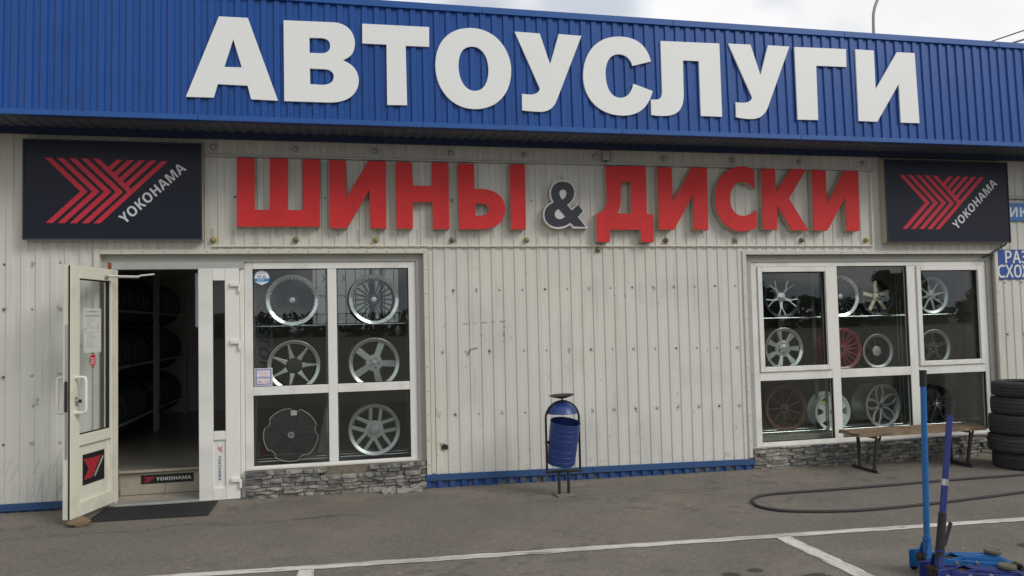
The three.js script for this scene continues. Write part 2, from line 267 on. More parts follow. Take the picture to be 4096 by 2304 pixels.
{ // outer skin: cream sheets about nine ribs wide, each lapped over the next
  const skin = grp('cladding', shop), baseY = (x) => (x < 0 ? 0.1 : x < 6 ? 0.115 - 0.0168 * (x - 0.85) : -0.02);
  const runs = [[-6.5, -2.225, baseY, 3.62], [-2.225, 0.88, 2.432, 3.62], [0.88, 4.497, baseY, 3.62], [4.497, 7.893, 2.405, 3.62], [7.893, 12.5, baseY, 3.62]];
  for (const [a, b, lo, hi] of runs) {
    const cuts = [a]; for (let k = -10; k < 20; k++) { const c = wallO.phase + PITCH * (9 * k + 0.2); if (c > a + 0.25 && c < b - 0.25) cuts.push(c); } cuts.push(b);
    for (let i = 0; i < cuts.length - 1; i++) obj('sheet', corr(cuts[i], cuts[i + 1] + (i < cuts.length - 2 ? 0.02 : 0), lo, hi, { ...wallO, zb: (i % 2) * 0.0015 }), mWall, skin);
  }
  const head = join([lathe([[0, 0.006], [0.006, 0.0055], [0.0085, 0.002], [0.013, 0.0015], [0.013, 0]], 8)]); head.rotateX(Math.PI / 2);
  const mScrew = S({ color: lin(0.35, 0.34, 0.31), metalness: 0.3, roughness: 0.6 }), mScrewDark = S({ color: lin(0.12, 0.115, 0.105), metalness: 0.2, roughness: 0.75 });
  screwSpots.forEach(([x, y], i) => { const m = obj('screw', head, i % 4 ? mScrew : mScrewDark, skin); m.position.set(x, y, corrZ(x, wallO) + wallO.dent(x, y) + 0.001); });
  // torn patch where the skin is punched through
  const hole = new THREE.Shape(); for (let k = 0; k < 15; k++) { const a = (k / 15) * Math.PI * 2, r = 0.028 * (0.65 + 0.7 * h2(k * 7, 3)); hole[k ? 'lineTo' : 'moveTo'](1.35 * r * Math.cos(a), r * Math.sin(a)); }
  obj('torn_hole', extrude(hole, 0.004), S({ color: lin(0.03, 0.029, 0.026), roughness: 1 }), skin).position.set(1.043, 0.422, 0.016);
  const flap = rough(new THREE.BoxGeometry(0.05, 0.014, 0.004, 4, 1, 1), [0.012, 0.012, 0.02], 9); obj('torn_flap', flap, mFlash, skin).position.set(1.035, 0.452, 0.026);
}
{ // walls behind the skin, floor, ceiling and roof
  const mCore = S({ color: lin(0.66, 0.66, 0.63), map: grime, roughness: 0.9 }), mCeil = S({ color: lin(0.75, 0.75, 0.73), roughness: 0.9 }), mFloor = S({ color: lin(0.27, 0.255, 0.23), map: grime, roughness: 0.28 });
  const w = (n, ...a) => obj(n, metreUV(span(...a), 1.1), mCore, shop);
  w('front_wall', -6.5, -2.2, -0.3, 3.6, -0.2, -0.012); w('front_wall', -2.2, 0.86, 2.41, 3.6, -0.2, -0.012); w('front_wall', 0.86, 4.5, -0.3, 3.6, -0.2, -0.012);
  w('front_wall', 4.5, 7.9, 2.41, 3.6, -0.2, -0.012); w('front_wall', 7.9, 12.5, -0.3, 3.6, -0.2, -0.012);
  w('front_wall', -0.91, 0.86, -0.3, 0.295, -0.2, -0.035); w('front_wall', 4.5, 7.9, -0.3, 0.2, -0.2, -0.035);
  w('side_wall', -6.5, -6.3, -0.3, 3.6, -6.4, -0.2); w('side_wall', 12.3, 12.5, -0.3, 3.6, -6.4, -0.2);
  w('partition', -3.4, -3.25, 0.29, 3.0, -6.2, -0.2); w('partition', 8.1, 8.25, 0.29, 3.0, -6.2, -0.2);
  // rear wall with an opening for the barred window and a narrow one
  w('rear_wall', -6.3, -2.62, -0.3, 3.6, -6.4, -6.2); w('rear_wall', -2.3, -0.5, -0.3, 3.6, -6.4, -6.2); w('rear_wall', -2.62, -2.3, -0.3, 1.66, -6.4, -6.2); w('rear_wall', -2.62, -2.3, 2.72, 3.6, -6.4, -6.2);
  w('rear_wall', -0.5, 1.12, -0.3, 1.68, -6.4, -6.2); w('rear_wall', -0.5, 1.12, 2.8, 3.6, -6.4, -6.2); w('rear_wall', 1.12, 12.3, -0.3, 3.6, -6.4, -6.2);
  obj('shop_floor', [metreUV(span(-6.3, 12.3, 0.1, 0.29, -6.2, -0.456), 0.6), metreUV(span(-0.9, 12.3, 0.1, 0.29, -0.456, -0.2), 0.6)], mFloor, shop);
  obj('ceiling', span(-6.3, 12.3, 3.0, 3.1, -6.2, -0.2), mCeil, shop);
  obj('roof', metreUV(span(-6.8, 12.8, 3.62, 3.75, -6.7, 0.5), 2), mGalv, shop);
  obj('pillar', metreUV(span(7.9, 8.1, 0.29, 3.0, -0.68, -0.24, 0.004), 1), S({ color: lin(0.36, 0.32, 0.26), map: grime, roughness: 0.85 }), shop);
  // rear window: dusty panes behind a scrolled iron grille
  const mDusty = P({ color: lin(0.5, 0.51, 0.48), transmission: 0.55, thickness: 0, roughness: 0.85 }), mIron = S({ color: lin(0.012, 0.012, 0.012), roughness: 0.7 });
  const rw = grp('rear_window', shop);
  obj('frame', [span(-0.5, -0.45, 1.68, 2.8, -6.34, -6.26), span(1.07, 1.12, 1.68, 2.8, -6.34, -6.26), span(-0.45, 1.07, 1.68, 1.73, -6.34, -6.26), span(-0.45, 1.07, 2.75, 2.8, -6.34, -6.26), span(0.55, 0.61, 1.73, 2.75, -6.34, -6.26), span(0.74, 0.79, 1.73, 2.75, -6.34, -6.26)], mCore, rw);
  const pane = (p, x0, x1, y0, y1, z, m = mGlass) => { const g = new THREE.PlaneGeometry(x1 - x0, y1 - y0); g.translate((x0 + x1) / 2, (y0 + y1) / 2, z); return obj('pane', g, m, p); };
  pane(rw, -0.45, 0.55, 1.73, 2.75, -6.3, mDusty); pane(rw, 0.61, 0.74, 1.73, 2.75, -6.3, mDusty); pane(rw, 0.79, 1.07, 1.73, 2.75, -6.3, mDusty);
  for (let k = 0; k < 9; k++) obj('grille_bar', rod([-0.38 + k * 0.17, 1.7, -6.16], [-0.38 + k * 0.17, 2.78, -6.16], 0.008, 0.008, 6), mIron, rw);
  obj('grille_rail', [rod([-0.5, 1.9, -6.15], [1.12, 1.9, -6.15], 0.008, 0.008, 6), rod([-0.5, 2.72, -6.15], [1.12, 2.72, -6.15], 0.008, 0.008, 6)], mIron, rw);
  for (let k = 0; k < 8; k++) for (const s of [-1, 1]) { const c = -0.295 + k * 0.17, pts = []; for (let a = 0; a < 13; a++) { const t = a / 12, th = t * 4.4, r = 0.042 * (1 - 0.62 * t); pts.push([c + s * (0.038 - r * Math.cos(th)), 2.2 + r * Math.sin(th), -6.15]); } obj('grille_scroll', tube(pts, 0.006, 5, 16), mIron, rw); }
  for (let k = 0; k < 4; k++) obj('grille_cross', [bar([-0.28 + k * 0.34, 2.46, -6.14], [-0.20 + k * 0.34, 2.6, -6.14], 0.012), bar([-0.20 + k * 0.34, 2.46, -6.13], [-0.28 + k * 0.34, 2.6, -6.13], 0.012)], mIron, rw);
  const nw = grp('narrow_window', shop); pane(nw, -2.42, -2.35, 1.72, 2.66, -6.3, mDusty);
  obj('frame', [span(-2.62, -2.42, 1.66, 2.72, -6.34, -6.25), span(-2.35, -2.3, 1.66, 2.72, -6.34, -6.25), span(-2.42, -2.35, 1.66, 1.72, -6.34, -6.25), span(-2.42, -2.35, 2.66, 2.72, -6.34, -6.25)], mCeil, nw);
}
{ // flashings round the openings and lining strips inside them
  const fl = (n, ...a) => obj(n, metreUV(span(...a, 0.002), 0.9), mFlash, shop);
  fl('opening_flashing', -2.25, 0.905, 2.412, 2.457, 0.0, 0.026); fl('opening_flashing', -2.25, -2.2, 0.13, 2.412, 0.0, 0.026); fl('opening_flashing', 0.86, 0.905, 0.13, 2.412, 0.0, 0.026); fl('corner_strip', 0.909, 0.952, 0.155, 2.409, 0.004, 0.02);
  fl('opening_flashing', 4.472, 7.92, 2.385, 2.428, 0.0, 0.026); fl('opening_flashing', 4.472, 4.517, 0.1, 2.385, 0.0, 0.026); fl('opening_flashing', 7.875, 7.92, 0.02, 2.385, 0.0, 0.026);
  const li = (...a) => obj('reveal_strip', metreUV(span(...a), 0.8), mPlaster, shop);
  li(-2.2, 0.86, 2.337, 2.412, -0.11, -0.045); li(0.787, 0.86, 0.297, 2.337, -0.11, -0.04); li(-2.2, -2.142, -0.02, 2.337, -0.11, -0.03);
  li(4.517, 7.875, 2.305, 2.385, -0.11, -0.045); li(4.517, 4.606, 0.2, 2.305, -0.11, -0.04); li(7.812, 7.875, 0.2, 2.305, -0.11, -0.04);
  const hd = join([lathe([[0, 0.006], [0.007, 0.005], [0.009, 0.0015], [0.009, 0]], 8)]); hd.rotateX(Math.PI / 2);
  for (let k = 0; k < 17; k++) obj('flashing_screw', hd, mSteel, shop).position.set(-2.2 + k * 0.192, 2.436, 0.026);
  for (let k = 0; k < 9; k++) obj('flashing_screw', hd, mSteel, shop).position.set(0.883, 0.25 + k * 0.25, 0.026);
  for (let k = 0; k < 12; k++) obj('flashing_screw', hd, mSteel, shop).position.set(4.55 + k * 0.3, 2.408, 0.026);
  for (let k = 0; k < 8; k++) { obj('flashing_screw', hd, mSteel, shop).position.set(4.494, 0.3 + k * 0.27, 0.026); obj('flashing_screw', hd, mSteel, shop).position.set(7.898, 0.3 + k * 0.27, 0.026); }
}
{ // blue foot of the wall: smooth strip over a corrugated skirt with flaking paint
  const flake = dataTex(512, 128, (u, v) => { const n = fbm(u * 40, v * 10, 4, 64), m = fbm(u * 9 + 4, v * 3, 3, 64), k = 0.85 * sstep(0.50, 0.62, n * 0.6 + m * 0.4); const d = 0.85 + 0.3 * vnoise(u * 200, v * 60); return [mix(34, 88, k) * d, mix(70, 86, k) * d, mix(124, 84, k) * d]; });
  const mFlake = S({ map: flake, roughness: 0.75 }), mBase = S({ color: lin(0.024, 0.078, 0.21), map: grime, roughness: 0.6 });
  const strip = (x0, x1, t0, t1, hgt) => { const s = poly([[x0, t0 - hgt], [x1, t1 - hgt], [x1, t1], [x0, t0]]), g = extrude(s, 0.012, 0.002); g.translate(0, 0, 0.018); obj('base_flashing', metreUV(g, 0.7), mBase, shop); };
  const skirt = (x0, x1, top) => obj('base_skirt', corr(x0, x1, (x) => gyl(x, 0) - 0.03, top, { pitch: PITCH, phase: x0, depth: 0.022, zb: -0.004, uv: (x, y) => [x / 2.2, (y + 0.1) / 0.3] }), mFlake, shop);
  strip(-6.5, -4.55, 0.158, 0.141, 0.068); strip(-4.548, -2.252, 0.141, 0.126, 0.066); skirt(-6.5, -2.252, (x) => 0.068 - 0.0075 * (x + 2.25));
  strip(0.845, 2.62, 0.149, 0.119, 0.066); strip(2.622, 4.527, 0.119, 0.087, 0.064); skirt(0.845, 4.527, (x) => 0.09 - 0.0168 * (x - 0.845));
  strip(7.925, 12.5, 0.03, -0.03, 0.06); skirt(7.925, 12.5, (x) => -0.02 - 0.013 * (x - 7.925));
}
{ // fascia, its trims and the soffit behind it
  const f = grp('fascia', shop); f.position.set(0, 3.54, 0.72); f.rotation.x = -0.03;
  const o = { pitch: 0.1134, phase: -2.700, depth: 0.016, zb: 0, ny: 6, dent: (x, y) => 0.004 * (fbm(x * 1.7 + 50, y * 1.5, 3) - 0.5) };
  for (let k = -4; k < 12; k++) { const a = -2.7 + 0.1134 * (k * 10 - 0.02), b = a + 1.134 + 0.02; obj('sheet', corr(a, b, 0.03, 1.17, { ...o, zb: (k & 1) * 0.0015 }), mBlue, f); }
  for (let k = 0; k < 10; k++) { const a = -7.2 + k * 2.0; obj('bottom_trim', metreUV(span(a, a + 1.996, 0.0, 0.048, -0.012, 0.03, 0.003), 1.3), mBlueTrim, f); obj('top_trim', metreUV(span(a + 0.6, a + 2.596, 1.148, 1.213, -0.2, 0.034, 0.003), 1.3), mBlueTrim, f); }
  obj('back_board', span(-7.2, 13, 0.0, 1.14, -0.05, -0.014), mNavy, f);
  const hd = join([lathe([[0, 0.005], [0.006, 0.004], [0.008, 0.0015], [0.011, 0]], 8)]); hd.rotateX(Math.PI / 2);
  for (let k = 0; k < 44; k++) { const x = -2.676 + 0.2268 * k; obj('fascia_screw', hd, mBlueTrim, f).position.set(x, 0.105, 0.0165); }
  const sg = corr(-7.2, 13, 0.06, 0.70, { pitch: 0.1134, phase: 0, depth: 0.01, ny: 1 }); sg.rotateX(Math.PI / 2); sg.translate(0, 3.612, 0); obj('soffit', sg, mSoffit, shop);
  obj('soffit_trim', span(-7.2, 13, 3.54, 3.615, 0.014, 0.06), mNavy, shop);
}
// ---- windows
function pvcWindow(name, [x0, x1, y0, y1], bars, panes, sashes) {
  const w = grp(name, shop), zb = -0.13, zf = -0.062, fr = (a, b, c, d, z = zf, n = 'frame') => obj(n, metreUV(span(a, b, c, d, zb, z, 0.005), 0.9, a * 3.1 + c), mPvc, w);
  const [l, r, b, t] = bars.edge; fr(x0, l, y0, y1); fr(r, x1, y0, y1); fr(l, r, y0, b); fr(l, r, t, y1);
  let prev = l; const cols = []; for (const [a, c] of bars.v) { fr(a, c, b, t, zf - 0.003, 'mullion'); cols.push([prev, a]); prev = c; } cols.push([prev, r]);
  for (const [a, c] of cols) fr(a, c, bars.h[0], bars.h[1], zf - 0.003, 'transom');
  for (const [a, c, d, e] of sashes) { const s = 0.058; const sf = (...q) => obj('sash', metreUV(span(...q, -0.1, -0.045, 0.006), 0.9, q[0]), mPvc, w); sf(a, a + s, d, e); sf(c - s, c, d, e); sf(a + s, c - s, d, d + s); sf(a + s, c - s, e - s, e); }
  for (const [a, c, d, e] of panes) {
    const g = new THREE.PlaneGeometry(c - a, e - d); g.translate((a + c) / 2, (d + e) / 2, -0.098); obj('pane', [g, g.clone().translate(0, 0, -0.018)], mGlass, w); // double glazing
    const k = 0.006, z0 = -0.1, z1 = -0.075; obj('gasket', [span(a, a + k, d, e, z0, z1), span(c - k, c, d, e, z0, z1), span(a + k, c - k, d, d + k, z0, z1), span(a + k, c - k, e - k, e, z0, z1)], mGasket, w);
  }
  return w;
}
const winL = pvcWindow('shop_window', [-0.91, 0.787, 0.295, 2.337], { edge: [-0.832, 0.708, 0.322, 2.266], v: [[-0.109, -0.018]], h: [1.012, 1.098] },
  [[-0.832, -0.109, 1.098, 2.266], [-0.018, 0.708, 1.098, 2.266], [-0.832, -0.109, 0.322, 1.012], [-0.018, 0.708, 0.322, 1.012]], []);
const winR = pvcWindow('shop_window', [4.606, 7.812, 0.2, 2.305], { edge: [4.692, 7.752, 0.243, 2.25], v: [[5.63, 5.737], [6.688, 6.81]], h: [0.94, 1.04] },
  [[4.752, 5.57, 1.098, 2.185], [5.737, 6.688, 1.04, 2.25], [6.868, 7.686, 1.098, 2.19], [4.692, 5.63, 0.243, 0.94], [5.737, 6.688, 0.243, 0.94], [6.81, 7.752, 0.243, 0.94]], [[4.694, 5.628, 1.042, 2.246], [6.812, 7.744, 1.042, 2.248]]);
{ // stickers on the left window
  const hex = canvasTex(256, 256, (x) => {
    x.fillStyle = '#dedddf'; x.fillRect(0, 0, 256, 256); x.fillStyle = '#2a7db4'; x.fillRect(0, 142, 256, 50); x.fillStyle = '#9cc6e2'; x.fillRect(0, 192, 256, 12); x.fillStyle = '#dfe9f2'; x.fillRect(58, 156, 18, 24); x.fillRect(86, 162, 74, 10); x.fillStyle = '#5aa6da'; x.fillRect(172, 164, 48, 8);
    x.fillStyle = '#8fb0ae'; x.fillRect(60, 54, 62, 14); x.fillStyle = '#a3adc6'; x.fillRect(146, 48, 52, 10); x.fillRect(152, 62, 38, 8); x.fillStyle = '#5d6076'; x.fillRect(58, 92, 58, 34); x.fillStyle = '#d9b9bf'; x.fillRect(68, 97, 38, 20); x.fillStyle = '#4a7a9c'; x.fillRect(146, 96, 46, 34); x.fillStyle = '#82bcd8'; x.fillRect(160, 102, 24, 18);
  });
  const s = new THREE.Shape(); [[0, 0.5], [0.3, 0.36], [0.42, 0.2], [0.5, -0.1], [0.45, -0.28], [0, -0.5], [-0.45, -0.28], [-0.5, -0.1], [-0.42, 0.2], [-0.3, 0.36]].forEach(([a, b], i) => s[i ? 'lineTo' : 'moveTo'](a * 0.152, b * 0.152));
  const g = new THREE.ShapeGeometry(s), p = g.attributes.position, u = g.attributes.uv; for (let i = 0; i < p.count; i++) u.setXY(i, p.getX(i) / 0.152 + 0.5, p.getY(i) / 0.152 + 0.5);
  obj('sticker', g, S({ map: hex, roughness: 0.5 }), winL).position.set(-0.745, 2.183, -0.0955);
  const fire = canvasTex(256, 256, (x) => {
    x.fillStyle = '#dcdcdc'; x.fillRect(0, 0, 256, 256); x.strokeStyle = '#3c3a78'; x.lineWidth = 5; x.beginPath(); x.roundRect(14, 14, 228, 228, 14); x.stroke(); x.strokeStyle = '#3a34a0'; x.lineWidth = 9; x.strokeRect(28, 26, 200, 202); x.fillStyle = '#3a34a0'; x.fillRect(28, 130, 200, 10);
    x.textAlign = 'center'; x.fillStyle = '#c06a6a'; x.font = 'bold 15px sans-serif'; x.fillText('ОТВЕТСТВЕННЫЙ', 128, 60, 120); x.fillText('ЗА ПРОТИВОПОЖАРНОЕ', 128, 82, 168); x.fillText('СОСТОЯНИЕ', 128, 102, 84);
    x.strokeStyle = '#2a2a2e'; x.lineWidth = 2; x.beginPath(); x.moveTo(62, 122); for (let i = 0; i < 30; i++) x.lineTo(64 + i * 4.4, 117 + 5 * Math.sin(i * 2.3)); x.stroke();
    x.fillStyle = '#c05858'; x.font = 'bold 17px sans-serif'; x.fillText('О ПОЖАРЕ ЗВОНИТЬ', 128, 160, 176); x.fillStyle = '#c23a42'; x.font = 'bold 46px sans-serif'; x.fillText('101, 112', 128, 212, 176);
  });
  const f = new THREE.PlaneGeometry(0.172, 0.176); obj('notice', f, S({ map: fire, roughness: 0.5 }), winL).position.set(-0.738, 1.191, -0.0955);
}
{ // stone-faced plinths under the two windows
  const stoneTex = dataTex(256, 256, (u, v) => { const k = 150 + 95 * (fbm(u * 5, v * 9, 5, 9) - 0.35) + 26 * (vnoise(u * 90, v * 90, 90) - 0.5); return [k, k * 0.985, k * 0.95]; });
  const stoneBump = dataTex(256, 256, (u, v) => { const k = 255 * fbm(u * 12, v * 18, 5, 18); return [k, k, k]; }, false);
  const tones = [[0.62, 0.61, 0.57], [0.46, 0.46, 0.45], [0.80, 0.78, 0.73], [0.38, 0.385, 0.39], [0.56, 0.56, 0.55], [0.66, 0.63, 0.57]].map((c) => S({ color: lin(...c), map: stoneTex, roughness: 0.9, bumpMap: stoneBump, bumpScale: 0.006 }));
  const variants = []; for (let k = 0; k < 10; k++) { const g = new THREE.BoxGeometry(1, 1, 1, 3, 2, 1); const q = rough(g, [0.03, 0.10, 0.36], 100 + k); variants.push(metreUV(q, 2.2, k * 0.37)); }
  const mMortar = S({ color: lin(0.40, 0.35, 0.27), map: stoneTex, roughness: 0.95, bumpMap: stoneBump, bumpScale: 0.006 });
  function plinth(x0, x1, top, skip) {
    const p = grp('stone_plinth', shop); obj('mortar_bed', metreUV(span(x0, x1, -0.2, top(x0) - 0.004, -0.034, -0.012), 0.5), mMortar, p);
    let y = -0.1; while (y < 0.28) {
      const hgt = R(0.026, 0.052); let x = x0;
      while (x < x1 - 0.015) {
        let w = R(0.06, 0.2); if (x + w > x1 - 0.04) w = x1 - x; const cx = x + w / 2, yt = Math.min(y + hgt, top(cx));
        if (yt - y > 0.012 && yt > gyl(cx, 0.02) && !(skip && skip(cx, y + hgt / 2))) { const d = R(0.024, 0.062), m = obj('stone', variants[Math.floor(R(0, 9.99))], tones[Math.floor(R(0, 5.99))], p); m.scale.set(w - 0.006, yt - y - 0.005, d); m.position.set(cx, (y + yt) / 2, -0.014 + d / 2 - 0.008); }
        x += w;
      }
      y += hgt;
    }
  }
  plinth(-0.905, 0.855, (x) => 0.293, (x, y) => x > -0.18 && x < 0.27 && y > 0.205); plinth(4.53, 7.87, () => 0.197);
}
{ // broken pieces of stone facing lying at the foot of the left plinth
  const mLoose = S({ color: lin(0.38, 0.37, 0.33), map: grime, roughness: 0.95, bumpMap: fineBump, bumpScale: 0.006 });
  const piece = (w, h, d, x, z, turn, roll, seed, label, lift = 0) => { const g = rough(new THREE.BoxGeometry(w, h, d, 4, 2, 2), [w * 0.1, h * 0.45, d * 0.3], seed); const m = tag(obj('stone_fragment', metreUV(g, 0.3), mLoose), label, 'stone', 'broken stone facing'); m.position.set(x, gyl(x, z) + h / 2 + lift, z); m.rotation.set(0, turn, roll); };
  piece(0.13, 0.042, 0.07, 0.46, 0.10, 0.15, 0.06, 41, 'short broken stone chip lying left of two longer broken stone slabs');
  piece(0.25, 0.038, 0.07, 0.67, 0.09, 0.1, 0.0, 42, 'long flat broken stone slab lying on asphalt under another slab');
  piece(0.16, 0.028, 0.055, 0.76, 0.095, 0.08, 0.22, 43, 'broken stone slab leaning on top of the long one by the blue skirting', 0.042);
}
// ---- print: red chevron emblem with lettering, in the pixel frame of the big sign
function emblem(x, col) {
  x.fillStyle = col; const pg = (pts) => { x.beginPath(); pts.forEach((p, i) => x[i ? 'lineTo' : 'moveTo'](p[0], p[1])); x.closePath(); x.fill(); };
  for (let k = 0; k < 4; k++) { const o = 110 * k; pg([[388 + o, 415], [450 + o, 415], [783 + o, 730], [462 + o, 1030], [398 + o, 1030], [713 + o, 730]]); }
  pg([[828, 415], [890, 415], [1190, 702], [1150, 740], [1150, 730]]); pg([[1475, 425], [1538, 425], [898, 1030], [834, 1030]]);
  for (let k = 0; k < 4; k++) { const a = 1050 + 106 * k, y = (a - 10) / 2.1; pg([[a, 421], [a + 63, 421], [a + 63 - 1.058 * (y + 30 - 421), y + 30], [a - 1.058 * (y + 18 - 421), y + 18]]); }
}
function wordmark(x, text, cx, cy, len, cap, ang, col) {
  x.save(); x.translate(cx, cy); x.rotate(ang); x.fillStyle = col; x.textAlign = 'center'; x.textBaseline = 'alphabetic'; x.font = `bold ${cap / 0.714}px sans-serif`; const w = x.measureText(text).width; x.scale(len / w, 1); x.fillText(text, 0, cap / 2); x.restore();
}
// ---- entrance
{
  const e = grp('entrance_frame', shop);
  obj('head', metreUV(span(-2.142, -0.91, 2.268, 2.337, -0.13, -0.035, 0.004), 0.7), mGalv, e); obj('jamb', metreUV(span(-2.142, -2.084, 0.0, 2.268, -0.13, -0.035, 0.004), 0.9), mPvcOld, e);
  obj('post', metreUV(span(-0.951, -0.912, -0.02, 2.268, -0.13, -0.055, 0.004), 0.9), mPvc, e); obj('threshold', metreUV(span(-2.084, -1.33, 0.0, 0.052, -0.16, 0.01, 0.006), 0.5), mGalv, e);
  obj('rust_plate', rough(bx(0.03, 0.075, 0.006, -2.126, 2.30, -0.03), [0.01, 0.01, 0.002], 3), S({ color: lin(0.22, 0.07, 0.03), roughness: 0.9 }), e);
  const mTile = S({ color: lin(0.42, 0.38, 0.31), map: grime, roughness: 0.35 }), mGrout = S({ color: lin(0.2, 0.18, 0.15), roughness: 0.95 });
  const lob = grp('lobby', shop); obj('screed', [span(-2.2, -0.9, -0.1, 0.034, -0.456, -0.13), span(-2.2, -0.9, -0.1, 0.27, -0.5, -0.462)], mGrout, lob);
  for (let i = 0; i < 3; i++) { const a = -2.14 + i * 0.416; obj('floor_tile', metreUV(bx(0.41, 0.008, 0.29, a + 0.205, 0.038, -0.305, 0.002), 0.6, i), mTile, lob); obj('riser_tile', metreUV(bx(0.41, 0.205, 0.008, a + 0.205, 0.148, -0.458, 0.002), 0.6, i * 2), mTile, lob); obj('nosing_tile', metreUV(bx(0.41, 0.022, 0.06, a + 0.205, 0.282, -0.43, 0.003), 0.6, i), mTile, lob); }
  const side = S({ color: lin(0.66, 0.66, 0.63), map: grime, roughness: 0.9 }); obj('lobby_wall', [span(-2.3, -2.2, 0.0, 3.0, -0.6, -0.2), span(-0.93, -0.905, 0.0, 0.29, -0.45, -0.2)], side, lob);
  const st = canvasTex(512, 96, (x) => { x.fillStyle = '#15161b'; x.fillRect(0, 0, 512, 96); x.save(); x.translate(22, 18); x.scale(0.105, 0.098); x.translate(-388, -415); emblem(x, '#b52a38'); x.restore(); wordmark(x, 'YOKOHAMA', 318, 48, 340, 36, 0, '#d8d8d6'); });
  const sp = new THREE.PlaneGeometry(0.495, 0.088); obj('sticker', sp, S({ map: st, roughness: 0.45 }), lob).position.set(-1.703, 0.19, -0.4525);
}
const diagTex = canvasTex(1024, 580, (x) => { // black field, red emblem, white lettering rising to the right
  x.fillStyle = '#111626'; x.fillRect(0, 0, 1024, 580); x.save(); x.scale(1024 / 1655, 580 / 920); x.translate(-203, -254); emblem(x, '#c82e3e'); wordmark(x, 'YOKOHAMA', 1392, 735, 800, 98, -0.735, '#cfd1cf'); x.restore();
});
{ // narrow fixed leaf beside the doorway
  const d = grp('side_leaf', shop), f = (...a) => obj('leaf_frame', metreUV(span(...a, -0.075, -0.002, 0.006), 0.9, a[0] * 5 + a[2]), mPvc, d), g = (...a) => obj('gasket', span(...a), mGasket, d);
  f(-1.33, -1.197, 0.03, 2.27); f(-1.085, -0.953, 0.03, 2.27); f(-1.197, -1.085, 2.152, 2.27); f(-1.197, -1.085, 0.605, 0.688); f(-1.197, -1.085, 0.03, 0.146);
  const pg = new THREE.PlaneGeometry(0.112, 1.464); pg.translate(-1.141, 1.42, -0.03); obj('pane', pg, mGlass, d); obj('infill_panel', span(-1.197, -1.085, 0.146, 0.605, -0.04, -0.022), mPvc, d);
  g(-1.197, -1.192, 0.688, 2.152, -0.034, -0.015); g(-1.09, -1.085, 0.688, 2.152, -0.034, -0.015);
  for (const y of [2.1, 1.54, 0.205]) { const h = grp('hinge', d); obj('hinge_plate', bx(0.085, 0.042, 0.03, -0.995, y + 0.01, 0.012, 0.008), mPvc, h); obj('hinge_pin', bx(0.026, 0.085, 0.034, -0.948, y - 0.028, 0.012, 0.008), mPvc, h); }
  const t = canvasTex(96, 448, (x) => { x.fillStyle = '#d9d8d4'; x.fillRect(0, 0, 96, 448); x.save(); x.translate(75, 22); x.rotate(Math.PI / 2); x.scale(0.082, 0.088); x.translate(-388, -415); emblem(x, '#c23a46'); x.restore(); wordmark(x, 'YOKOHAMA', 46, 284, 288, 36, Math.PI / 2, '#2a2b33'); });
  const sp = new THREE.PlaneGeometry(0.078, 0.37); obj('sticker', sp, S({ map: t, roughness: 0.5 }), d).position.set(-1.142, 0.383, -0.0205);
}
